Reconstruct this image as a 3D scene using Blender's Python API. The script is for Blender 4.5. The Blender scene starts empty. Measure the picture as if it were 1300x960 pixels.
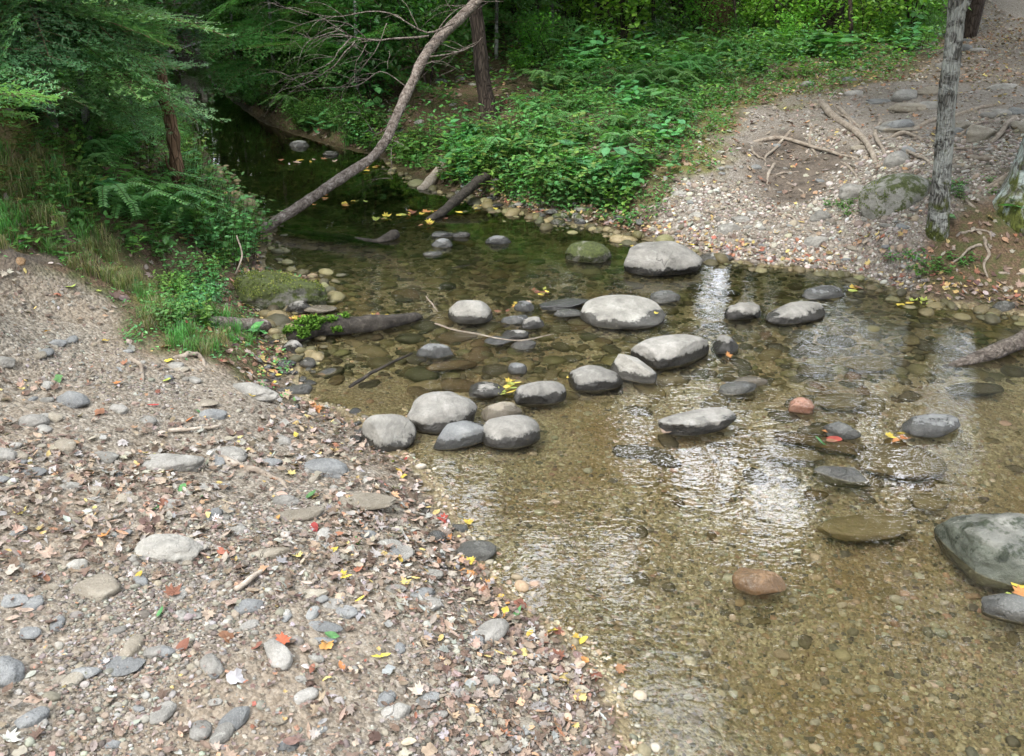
import bpy, math, random
import numpy as np
from mathutils import Vector
from mathutils.bvhtree import BVHTree

random.seed(7)
RNG = np.random.default_rng(11)
PI = math.pi
S = bpy.context.scene
COL = S.collection

# ---------------------------------------------------------------- camera
EXPO = 1.38
CAM_H, PITCH, FPX = 2.2, math.radians(22.0), 1200.0
CT, ST = math.cos(PITCH), math.sin(PITCH)

def ray(px, py):
    dx, dy = (px - 650.0) / FPX, -(py - 435.0) / FPX
    return np.array([dx, CT + dy * ST, -ST + dy * CT])

def P(px, py, z=0.0):
    """point of the place seen at photo pixel (px, py) at height z"""
    d = ray(px, py)
    t = (z - CAM_H) / d[2]
    return np.array([d[0] * t, d[1] * t, z])

def proj(x, y, z):
    dz = z - CAM_H
    f = y * CT - dz * ST
    u = y * ST + dz * CT
    return 650 + FPX * x / f, 435 - FPX * u / f

# ---------------------------------------------------------------- noise
def _h(ix, iy, iz, seed):
    n = (ix * 374761393 + iy * 668265263 + iz * 2147483647 + seed * 974634777) & 0xFFFFFFFF
    n = ((n ^ (n >> 13)) * 1274126177) & 0xFFFFFFFF
    n = n ^ (n >> 16)
    return (n & 0xFFFFFF) / float(0xFFFFFF)

def vnoise(p, seed=0):
    p = np.asarray(p, float)
    i = np.floor(p).astype(np.int64); f = p - i
    f = f * f * (3 - 2 * f)
    r = 0
    for a in (0, 1):
        for b in (0, 1):
            for c in (0, 1):
                w = (f[..., 0] if a else 1 - f[..., 0]) * (f[..., 1] if b else 1 - f[..., 1]) * (f[..., 2] if c else 1 - f[..., 2])
                r = r + w * _h(i[..., 0] + a, i[..., 1] + b, i[..., 2] + c, seed)
    return r * 2 - 1

def fbm(p, seed=0, octv=4):
    p = np.asarray(p, float); r = 0; a = 1.0; t = 0
    for k in range(octv):
        r = r + a * vnoise(p * (2 ** k) + 17.3 * k, seed + k); t += a; a *= .5
    return r / t

def xyz(x, y, s=1.0, z=0.0):
    return np.stack([x * s, y * s, np.zeros_like(x) + z], -1)

# ---------------------------------------------------------------- polygons
def inside(x, y, poly):
    r = np.zeros(x.shape, bool); n = len(poly)
    for i in range(n):
        x1, y1 = poly[i][0], poly[i][1]; x2, y2 = poly[(i + 1) % n][0], poly[(i + 1) % n][1]
        if y1 == y2: continue
        c = ((y1 > y) != (y2 > y)) & (x < (x2 - x1) * (y - y1) / (y2 - y1) + x1)
        r ^= c
    return r

def sdist(x, y, poly):
    """signed distance, positive inside"""
    d = np.full(x.shape, 1e9); n = len(poly)
    for i in range(n):
        x1, y1 = poly[i][0], poly[i][1]; x2, y2 = poly[(i + 1) % n][0], poly[(i + 1) % n][1]
        ex, ey = x2 - x1, y2 - y1; L = ex * ex + ey * ey + 1e-12
        t = np.clip(((x - x1) * ex + (y - y1) * ey) / L, 0, 1)
        d = np.minimum(d, np.hypot(x - x1 - t * ex, y - y1 - t * ey))
    return np.where(inside(x, y, poly), d, -d)

def smooth(v, a, b):
    t = np.clip((v - a) / (b - a), 0, 1)
    return t * t * (3 - 2 * t)

LEFT_SHORE = [(790,960),(762,870),(722,830),(690,800),(655,775),(622,745),(598,715),(582,690),(566,665),(545,635),(528,605),(508,588),(478,570),(452,542),(420,524),(385,514),(362,500),(372,478),(368,455),(345,432),(330,412),(332,396),(395,372),(390,355),(330,345),(330,318),(334,296),(322,280),(300,262),(280,235),(262,205),(246,175),(236,150),(228,120),(222,90),(212,66)]
RIGHT_SHORE = [(250,62),(268,90),(282,115),(315,140),(350,160),(385,172),(430,186),(480,196),(508,214),(540,232),(575,246),(620,254),(665,270),(710,281),(760,288),(800,297),(850,308),(900,324),(960,334),(1020,340),(1080,346),(1118,356),(1150,372),(1200,384),(1250,390),(1300,397)]
W = lambda l: [tuple(P(*q)[:2]) for q in l]
Lw = [(0.55,-1.0),(0.5,0.6),(.48,1.5)] + W(LEFT_SHORE)
Lw = [(-0.4,-60),(0.3,-12),(0.5,-4)] + Lw
Rw = W(RIGHT_SHORE) + [(4.6,5.7),(5.6,5.0),(6.3,3.5),(6.6,1.0),(6.2,-4),(5.5,-12),(6,-60)]
far_end = [(-9.6,36),(-11.5,44),(-15,54),(-10,54),(-8.5,44),(-8.4,36)]
CREEK = Lw + far_end + Rw

# height control points (px, py, z)
CTRL = [
 # gravel beach, left
 (650,870,.07),(560,760,.10),(500,860,.17),(300,870,.24),(100,870,.3),(0,870,.34),(-200,900,.4),(420,700,.18),(200,700,.27),(30,700,.33),(-200,700,.42),
 (450,600,.12),(300,600,.2),(120,600,.3),(0,600,.38),(300,500,.2),(150,480,.33),(0,480,.44),(-200,480,.6),(210,420,.36),(80,400,.48),(0,400,.56),(280,460,.22),
 # mound and bank, left
 (0,345,.66),(0,300,.86),(0,230,1.02),(0,180,1.15),(60,330,.6),(70,270,.86),(70,220,.98),(120,330,.52),(130,280,.7),(130,230,.82),(190,330,.4),(190,280,.5),(190,240,.6),
 (240,340,.3),(250,300,.34),(250,260,.4),(230,225,.42),(290,330,.16),(290,400,.16),(240,400,.28),(310,440,.13),(-200,250,1.3),(-200,380,.9),
 (210,180,.55),(180,150,.8),(120,120,1.2),(60,110,1.4),(0,100,1.55),(205,120,.5),(190,80,.75),
 # right bank
 (560,215,.12),(620,215,.25),(660,240,.22),(600,180,.3),(540,180,.2),(480,165,.2),(430,150,.3),(520,120,.55),(440,100,.6),(560,70,.9),(480,50,1.1),(380,110,.55),(330,110,.3),(330,60,1.0),(290,60,.7),
 (740,250,.3),(740,200,.42),(700,150,.55),(700,100,.72),(760,60,.95),(840,260,.2),(840,200,.45),(840,140,.65),(860,90,.84),(900,40,1.06),
 (900,290,.12),(900,240,.3),(930,190,.46),(970,150,.6),(1000,110,.74),(1020,60,.98),(1060,30,1.12),
 (1000,300,.14),(1000,250,.24),(1010,205,.36),(1060,170,.58),(1100,130,.72),(1160,90,.9),(1160,40,1.1),
 (1080,310,.14),(1080,270,.28),(1090,230,.42),(1130,200,.54),(1180,160,.68),(1250,120,.85),(1300,90,.97),(1250,50,1.14),(1290,15,1.35),(1210,20,1.25),
 (1150,330,.24),(1140,290,.34),(1190,345,.3),(1190,300,.46),(1200,250,.52),(1260,340,.36),(1260,300,.52),(1300,350,.3),(1300,290,.6),(1290,220,.66),(1290,170,.74),
 # stream bed
]
BEDP = [(640,620,-.09),(760,700,-.14),(900,760,-.16),(1050,800,-.17),(1200,840,-.2),(900,640,-.16),(1050,640,-.2),(1200,700,-.2),(1000,540,-.15),(1150,500,-.17),(1250,460,-.17),(800,560,-.13),(700,600,-.14),
 (700,450,-.13),(600,440,-.14),(500,480,-.13),(450,500,-.1),(500,440,-.15),(600,350,-.22),(500,330,-.25),(420,330,-.22),(450,260,-.3),(350,220,-.4),(300,150,-.5),(260,100,-.5),(700,340,-.2),(800,400,-.15),(950,370,-.13),(1050,370,-.12),(1000,450,-.14),(870,900,-.18)]
pts = [P(*q) for q in CTRL] + [P(px, py, z) for px, py, z in BEDP]
pts += [np.array([x, y, 0.0]) for x, y in Lw[3:] + Rw[:-3]]
for x, y, z in [(-3,0,.45),(-1,0,.36),(-4,2,.5),(-6,1,.8),(-8,6,1.9),(-12,10,2.6),(-7,9,1.9),(-7,13,1.7),(-9,18,1.6),(-12,24,2),(-14,34,2.5),(-20,20,3.5),(-30,30,7),(-25,0,4),(-3,-10,.8),(-12,-12,2),(2,-4,-.2),(3,-12,-.25),(3,1,-.22),(5,2,-.2),
                (9,5,.9),(8,1,.8),(10,-6,1),(12,10,1.5),(14,16,2),(8,20,1.9),(12,26,2.6),(4,20,1.6),(0,20,1.6),(-4,20,1.5),(-3,28,2.4),(-6,30,1.4),(-5,40,2.5),(3,32,3),(20,20,3.5),(30,40,7),(0,60,7),(-20,60,6),(-10,90,11),(30,90,12),(-60,60,14),(60,60,14),(60,0,8),(-60,0,9),(0,-60,3),(0,160,22),(120,160,30),(-120,160,30),(120,0,14),(-120,0,14)]:
    pts.append(np.array([x, y, z]))
pts = np.array(pts)
# drop near-duplicates (keeps the system well conditioned)
keep = []
for i, p in enumerate(pts):
    if all(np.hypot(*(p[:2] - pts[j][:2])) > 0.03 for j in keep): keep.append(i)
pts = pts[keep]
_n = len(pts)
_D = np.hypot(pts[:, None, 0] - pts[None, :, 0], pts[:, None, 1] - pts[None, :, 1])
_A = np.zeros((_n + 3, _n + 3)); _A[:_n, :_n] = _D - 0.02 * np.eye(_n) ; _A[:_n, _n] = 1; _A[_n, :_n] = 1
_A[:_n, _n+1:] = pts[:, :2]; _A[_n+1:, :_n] = pts[:, :2].T
_w = np.linalg.solve(_A, np.r_[pts[:, 2], 0, 0, 0])

def rbf(x, y):
    r = _w[_n] + _w[_n+1] * x + _w[_n+2] * y
    for i in range(_n):
        r = r + _w[i] * np.hypot(x - pts[i, 0], y - pts[i, 1])
    return r

def height_exact(x, y):
    sd = -sdist(x, y, CREEK)          # + on land
    b = rbf(x, y)
    jag = 0.05 * fbm(xyz(x, y, 3.0), 5, 3)
    sd = sd + jag
    lump = fbm(xyz(x, y, 2.2), 9, 4)
    fine = fbm(xyz(x, y, 9.0), 21, 3)
    land = np.maximum(b, 0.02 + np.clip(sd, 0, .3) * 0.12) + smooth(sd, 0, .8) * (0.045 * lump + 0.012 * fine) + smooth(sd, 5, 14) * .25 * fbm(xyz(x, y, .4), 31, 3)
    land = np.where(sd < .25, land * smooth(sd, -.02, .25) + 0.012 * (1 - smooth(sd, -.02, .25)), land)
    a = -sd
    bed = np.minimum(b, -0.05) ; bed = np.clip(bed, -.55, -.05)
    bed = bed * smooth(a, -.02, .5) + 0.012 * (1 - smooth(a, -.02, .12)) + smooth(a, 0, .4) * (0.018 * lump + .008 * fine)
    return np.where(sd > 0, land, np.minimum(bed, .012))

def spaced(a0, a1, step, grow, lo, hi):
    v = list(np.arange(a0, a1, step)); s = step; p = v[-1]
    while p < hi:
        s *= grow; p += s; v.append(p)
    s = step; p = v[0]; l = []
    while p > lo:
        s *= grow; p -= s; l.append(p)
    return np.array(l[::-1] + v)

GX = spaced(-4.6, 5.2, .035, 1.035, -160, 160)
GY = spaced(1.6, 9.5, .035, 1.026, -60, 220)
XX, YY = np.meshgrid(GX, GY)
ZZ = height_exact(XX, YY)
SD = -sdist(XX, YY, CREEK)

def samp(A, x, y):
    i = np.clip(np.searchsorted(GX, x) - 1, 0, len(GX) - 2); j = np.clip(np.searchsorted(GY, y) - 1, 0, len(GY) - 2)
    u = np.clip((x - GX[i]) / (GX[i+1] - GX[i]), 0, 1); v = np.clip((y - GY[j]) / (GY[j+1] - GY[j]), 0, 1)
    return (A[j, i] * (1-u) + A[j, i+1] * u) * (1-v) + (A[j+1, i] * (1-u) + A[j+1, i+1] * u) * v

def H(x, y):
    return samp(ZZ, np.asarray(x, float), np.asarray(y, float))

def on_ground(px, py):
    """walk along the sight line until it meets the ground"""
    d = ray(px, py); t = 1.0
    while t < 80:
        x, y, z = d[0]*t, d[1]*t, CAM_H + d[2]*t
        if z < float(H(x, y)): break
        t += .02 if t < 15 else .08
    return np.array([x, y, float(H(x, y))])

def PW(poly, z):
    return [tuple(P(q[0], q[1], q[2] if len(q) > 2 else z)[:2]) for q in poly]
# which ground is which (world polygons)
BEACH = PW([(-1500,1700),(-1100,470,.6),(-60,420,.55),(0,372,.58),(60,358,.55),(130,375,.5),(175,420,.36),(215,455,.3),(290,472,.2),(335,500,.1),(380,470,0),(470,500,0),(700,700,0),(900,1000,0),(1000,1700,0)], .3)
GRAVR = PW([(790,310,0),(830,262,.2),(850,235,.28),(885,205,.4),(915,170,.5),(950,143,.62),(1010,118,.74),(1080,108,.8),(1150,100,.86),(1188,80,.95),(1200,40,1.15),(1215,0,1.4),(1400,-10,1.4),(1500,80,1.1),(1500,200,.8),(1290,200,.7),(1230,250,.56),(1180,290,.44),(1130,330,.25),(1120,370,0),(950,380,0)], .3)
PATHR = PW([(1150,100,.86),(1188,80,.95),(1200,40,1.15),(1215,0,1.4),(1450,-12,1.45),(1500,80,1.1),(1400,120,.9),(1240,105,.9)], 1)
MOSSR = PW([(840,225,.35),(860,180,.5),(880,140,.62),(960,105,.76),(1080,72,.93),(1170,78,.93),(1150,98,.86),(1080,112,.8),(1010,122,.74),(950,146,.62),(915,173,.5),(885,210,.4),(850,240,.28)], .5)
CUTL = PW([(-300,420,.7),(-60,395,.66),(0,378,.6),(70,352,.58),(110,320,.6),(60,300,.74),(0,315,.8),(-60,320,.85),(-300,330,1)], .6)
def mask(poly, soft, jag=.12, seed=1):
    return smooth(sdist(XX, YY, poly) + jag * fbm(xyz(XX, YY, 3.5), seed, 3), -soft, soft)
M_beach = mask(BEACH, .1, .2, 3) * (SD > -.02)
M_gravr = mask(GRAVR, .12, .2, 4) * (SD > -.02)
M_path = mask(PATHR, .3, .3, 5)
M_moss = mask(MOSSR, .25, .5, 6)
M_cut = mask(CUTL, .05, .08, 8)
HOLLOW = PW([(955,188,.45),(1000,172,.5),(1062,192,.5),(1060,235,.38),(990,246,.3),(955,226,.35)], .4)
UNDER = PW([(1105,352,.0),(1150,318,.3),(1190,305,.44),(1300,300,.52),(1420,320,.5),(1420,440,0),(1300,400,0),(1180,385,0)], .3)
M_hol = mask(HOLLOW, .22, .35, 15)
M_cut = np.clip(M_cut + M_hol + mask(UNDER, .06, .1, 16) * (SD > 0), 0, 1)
MOSSL = PW([(-300,180,1.3),(0,175,1.15),(110,225,.85),(150,300,.6),(215,360,.33),(290,400,.18),(300,440,.16),(215,440,.3),(160,380,.42),(100,335,.56),(60,300,.74),(0,300,.86),(-300,310,1.1)], .7)
M_moss = np.clip(M_moss + .85 * mask(MOSSL, .08, .3, 17), 0, 1)
M_wet = 1 - smooth(ZZ, .005, .05)
M_bed = (SD < 0).astype(float)

# ---------------------------------------------------------------- mesh builders
def mesh_from(name, V, F, cols=None, smooth_=True, mats=(), mat_idx=None):
    """F: (n,3) or (n,4) int array, or list of such arrays"""
    me = bpy.data.meshes.new(name)
    Fs = F if isinstance(F, list) else [F]
    Fs = [f for f in Fs if len(f)]
    nl = sum(f.size for f in Fs); nf = sum(len(f) for f in Fs)
    me.vertices.add(len(V)); me.vertices.foreach_set('co', np.asarray(V, np.float32).ravel())
    me.loops.add(nl); me.polygons.add(nf)
    me.loops.foreach_set('vertex_index', np.concatenate([f.ravel() for f in Fs]).astype(np.int32))
    tot = np.concatenate([np.full(len(f), f.shape[1], np.int32) for f in Fs])
    me.polygons.foreach_set('loop_start', np.r_[0, np.cumsum(tot)[:-1]].astype(np.int32))
    me.polygons.foreach_set('loop_total', tot)
    me.polygons.foreach_set('use_smooth', np.full(nf, smooth_))
    if cols is not None:
        for nm, c in (cols.items() if isinstance(cols, dict) else [('Col', cols)]):
            a = me.color_attributes.new(nm, 'FLOAT_COLOR', 'POINT')
            c = np.asarray(c, np.float32)
            if c.shape[1] == 3: c = np.c_[c, np.ones(len(c), np.float32)]
            a.data.foreach_set('color', c.ravel())
    for m in mats: me.materials.append(m)
    if mat_idx is not None: me.polygons.foreach_set('material_index', np.asarray(mat_idx, np.int32))
    me.update(calc_edges=True)
    me.validate(clean_customdata=False)
    return me

def link(name, me, parent=None, loc=None, rot=None, scale=None):
    o = bpy.data.objects.new(name, me); COL.objects.link(o)
    if parent: o.parent = parent
    if loc is not None: o.location = [float(v) for v in loc]
    if rot is not None: o.rotation_euler = [float(v) for v in rot]
    if scale is not None: o.scale = (scale,)*3 if np.isscalar(scale) else [float(v) for v in scale]
    return o

def tag(o, label, cat, group=None, kind=None):
    if label: o['label'] = label
    if cat: o['category'] = cat
    if group: o['group'] = group
    if kind: o['kind'] = kind
    return o

def setting(o, kind='structure', label=None, cat=None):
    o['kind'] = kind
    if label: o['label'] = label
    if cat: o['category'] = cat
    return o

def ico(sub):
    import bmesh
    bm = bmesh.new(); bmesh.ops.create_icosphere(bm, subdivisions=sub, radius=1.0)
    V = np.array([v.co[:] for v in bm.verts]); F = np.array([[v.index for v in f.verts] for f in bm.faces]); bm.free()
    return V, F
ICO = {k: ico(k) for k in (1, 2, 3, 4, 5)}

def rotm(yaw, tilt=0, ta=0):
    """arrays -> (N,3,3): tilt about a horizontal axis at angle ta, after yaw"""
    yaw, tilt, ta = np.broadcast_arrays(np.asarray(yaw, float), tilt, ta)
    c, s = np.cos(yaw), np.sin(yaw); z = np.zeros_like(c); o = z + 1
    Rz = np.stack([np.stack([c, -s, z], -1), np.stack([s, c, z], -1), np.stack([z, z, o], -1)], -2)
    ux, uy = np.cos(ta), np.sin(ta); ct, st = np.cos(tilt), np.sin(tilt)
    Rt = np.stack([np.stack([ct + ux*ux*(1-ct), ux*uy*(1-ct), uy*st], -1),
                   np.stack([ux*uy*(1-ct), ct + uy*uy*(1-ct), -ux*st], -1),
                   np.stack([-uy*st, ux*st, ct], -1)], -2)
    return Rt @ Rz

def scatter(T, pos, R, sc, cols=None, tid=None):
    """T: list of (V,F) templates; returns V,F,C of all copies"""
    N = len(pos); sc = np.asarray(sc, float)
    if sc.ndim == 1: sc = np.repeat(sc[:, None], 3, 1)
    if tid is None: tid = RNG.integers(0, len(T), N)
    Vs, Fs, Cs = [], [], []; off = 0
    for t, (V, F) in enumerate(T):
        k = np.where(tid == t)[0]
        if not len(k): continue
        v = np.einsum('nij,nvj->nvi', R[k], V[None] * sc[k][:, None]) + pos[k][:, None]
        f = F[None] + (off + np.arange(len(k)) * len(V))[:, None, None]
        Vs.append(v.reshape(-1, 3)); Fs.append(f.reshape(-1, F.shape[1]))
        if cols is not None: Cs.append(np.repeat(cols[k], len(V), 0))
        off += len(k) * len(V)
    return np.concatenate(Vs), np.concatenate(Fs), (np.concatenate(Cs) if cols is not None else None)

def normals_at(x, y, e=.03):
    gx = (H(x + e, y) - H(x - e, y)) / (2*e); gy = (H(x, y + e) - H(x, y - e)) / (2*e)
    return gx, gy
def align(x, y, yaw, extra=0.0):
    """rotation that lays a thing on the slope, with a random extra tilt"""
    gx, gy = normals_at(x, y)
    n = len(x)
    tx = -gx + extra * RNG.normal(0, 1, n); ty = -gy + extra * RNG.normal(0, 1, n)
    tilt = np.arctan(np.hypot(tx, ty)); ta = np.arctan2(ty, tx) + PI/2
    return rotm(yaw, tilt, ta)

def tube(pts, rad, seg=10, rough=0.0, seed=0, flare=None):
    """tapered tube through points; returns V,F (quads), ends capped by collapsing"""
    pts = np.asarray(pts, float); rad = np.asarray(rad, float)
    n = len(pts)
    T = np.gradient(pts, axis=0); T /= np.linalg.norm(T, axis=1)[:, None] + 1e-9
    up = np.array([0, 0, 1.0]) if abs(T[0][2]) < .9 else np.array([1.0, 0, 0])
    V = []
    a = np.linspace(0, 2*PI, seg, endpoint=False)
    b = np.cross(T[0], up); b /= np.linalg.norm(b)
    for i in range(n):
        b = b - T[i] * np.dot(b, T[i]); b /= np.linalg.norm(b) + 1e-9
        c = np.cross(T[i], b)
        r = np.full(seg, rad[i])
        ring = pts[i] + (np.cos(a)[:, None] * b + np.sin(a)[:, None] * c) * r[:, None]
        if rough:
            nz = fbm(ring * (1.2 / max(rad.max(), .01)) * .35, seed, 3)
            ring = pts[i] + (ring - pts[i]) * (1 + rough * nz)[:, None]
        V.append(ring)
    V = np.concatenate(V)
    i = np.arange(n - 1)[:, None] * seg; j = np.arange(seg)[None]; k = (j + 1) % seg
    F = np.stack([i + j, i + k, i + seg + k, i + seg + j], -1).reshape(-1, 4)
    V = np.concatenate([V, pts[:1], pts[-1:]]); s0 = len(V) - 2
    c0 = np.stack([j[0]*0 + s0, k[0], j[0], j[0]], -1)[:, :3]
    c1 = np.stack([j[0]*0 + s0 + 1, (n-1)*seg + j[0], (n-1)*seg + k[0]], -1)
    return V, [F, c0, c1]

def smooth_path(ctrl, n, wob=0, seed=0):
    c = np.asarray(ctrl, float); m = len(c)
    if m == 2: t = np.linspace(0, 1, n)[:, None]; r = c[0] * (1-t) + c[1] * t
    else:
        c2 = np.vstack([2*c[0]-c[1], c, 2*c[-1]-c[-2]]); r = []
        for u in np.linspace(0, m - 1 - 1e-6, n):
            i = int(u); f = u - i; p0, p1, p2, p3 = c2[i], c2[i+1], c2[i+2], c2[i+3]
            r.append(.5*((2*p1) + (p2-p0)*f + (2*p0-5*p1+4*p2-p3)*f*f + (3*p1-p0-3*p2+p3)*f**3))
        r = np.array(r)
    if wob:
        L = np.linspace(0, 1, n) * np.linalg.norm(c[-1]-c[0])
        for k in range(3): r[:, k] += wob * fbm(np.stack([L*4/ max(L[-1], .1), L*0+seed*3.1, L*0+k*7.7], -1), seed, 3)
    return r

def join(parts):
    Vs, Fs = [], []; off = 0
    for V, F in parts:
        Vs.append(V)
        for f in (F if isinstance(F, list) else [F]): Fs.append(f + off)
        off += len(V)
    t = [f for f in Fs if f.shape[1] == 3]; q = [f for f in Fs if f.shape[1] == 4]
    out = []
    if q: out.append(np.concatenate(q))
    if t: out.append(np.concatenate(t))
    return np.concatenate(Vs), out

# ---------------------------------------------------------------- materials
class NT:
    def __init__(s, name, disp=None):
        s.m = bpy.data.materials.new(name); s.m.use_nodes = True
        s.t = s.m.node_tree; s.n = s.t.nodes; s.l = s.t.links; s.n.clear()
        s.out = s.n.new('ShaderNodeOutputMaterial')
    def new(s, ty, **kw):
        n = s.n.new(ty)
        for k, v in kw.items():
            if k.startswith('_'): setattr(n, k[1:], v)
            else:
                s.set(n, k, v)
        return n
    def set(s, n, k, v):
        key = int(k[1:]) if k[0] == 'i' and k[1:].isdigit() else k.replace('_', ' ')
        sock = n.inputs[key]
        if hasattr(v, 'is_output') or isinstance(v, bpy.types.NodeSocket): s.l.new(v, sock)
        elif isinstance(v, bpy.types.Node): s.l.new(v.outputs[0], sock)
        else: sock.default_value = v
    def noise(s, scale, detail=4, rough=.6, vec=None, dist=0):
        n = s.new('ShaderNodeTexNoise', Scale=scale, Detail=detail, Roughness=rough, Distortion=dist)
        if vec is not None: s.l.new(vec, n.inputs['Vector'])
        return n.outputs['Fac']
    def voro(s, scale, vec=None, feat='F1', rnd=1.0):
        n = s.n.new('ShaderNodeTexVoronoi'); n.feature = feat; n.inputs['Scale'].default_value = scale
        n.inputs['Randomness'].default_value = rnd
        if vec is not None: s.l.new(vec, n.inputs['Vector'])
        return n
    def ramp(s, fac, stops):
        n = s.n.new('ShaderNodeValToRGB'); s.l.new(fac, n.inputs[0]); e = n.color_ramp.elements
        e[0].position, e[0].color = stops[0][0], (*stops[0][1], 1) if not np.isscalar(stops[0][1]) else (stops[0][1],)*3 + (1,)
        e[1].position, e[1].color = stops[-1][0], (*stops[-1][1], 1) if not np.isscalar(stops[-1][1]) else (stops[-1][1],)*3 + (1,)
        for p, c in stops[1:-1]:
            k = e.new(p); k.color = (*c, 1) if not np.isscalar(c) else (c, c, c, 1)
        return n.outputs[0]
    def mix(s, f, a, b, mode='MIX'):
        n = s.n.new('ShaderNodeMix'); n.data_type = 'RGBA'; n.blend_type = mode
        for i, v in ((0, f), (6, a), (7, b)):
            if isinstance(v, bpy.types.NodeSocket): s.l.new(v, n.inputs[i])
            elif i == 0: n.inputs[0].default_value = v
            else: n.inputs[i].default_value = (*v, 1) if len(v) == 3 else v
        return n.outputs[2]
    def math(s, op, a, b=0.0, clamp=False):
        n = s.n.new('ShaderNodeMath'); n.operation = op; n.use_clamp = clamp
        for i, v in ((0, a), (1, b)):
            if isinstance(v, bpy.types.NodeSocket): s.l.new(v, n.inputs[i])
            else: n.inputs[i].default_value = v
        return n.outputs[0]
    def attr(s, name):
        n = s.n.new('ShaderNodeAttribute'); n.attribute_name = name; return n
    def coords(s, scale=(1, 1, 1), kind='Object'):
        t = s.n.new('ShaderNodeTexCoord'); m = s.n.new('ShaderNodeMapping'); m.inputs['Scale'].default_value = scale
        s.l.new(t.outputs[kind], m.inputs[0]); return m.outputs[0]
    def worldpos(s, scale=(1, 1, 1)):
        t = s.n.new('ShaderNodeNewGeometry'); m = s.n.new('ShaderNodeMapping'); m.inputs['Scale'].default_value = scale
        s.l.new(t.outputs['Position'], m.inputs[0]); return m.outputs[0]
    def bump(s, h, strength=.5, dist=.01, nrm=None):
        n = s.new('ShaderNodeBump', Strength=strength, Distance=dist); s.l.new(h, n.inputs['Height'])
        if nrm is not None: s.l.new(nrm, n.inputs['Normal'])
        return n.outputs[0]
    def bsdf(s, col, rough=.8, nrm=None, spec=.3, **kw):
        b = s.new('ShaderNodeBsdfPrincipled')
        for k, v in (('Base Color', col), ('Roughness', rough), ('Specular IOR Level', spec)):
            if isinstance(v, bpy.types.NodeSocket): s.l.new(v, b.inputs[k])
            else: b.inputs[k].default_value = (*v, 1) if isinstance(v, tuple) and len(v) == 3 else v
        if nrm is not None: s.l.new(nrm, b.inputs['Normal'])
        s.l.new(b.outputs[0], s.out.inputs[0]); return b

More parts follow.
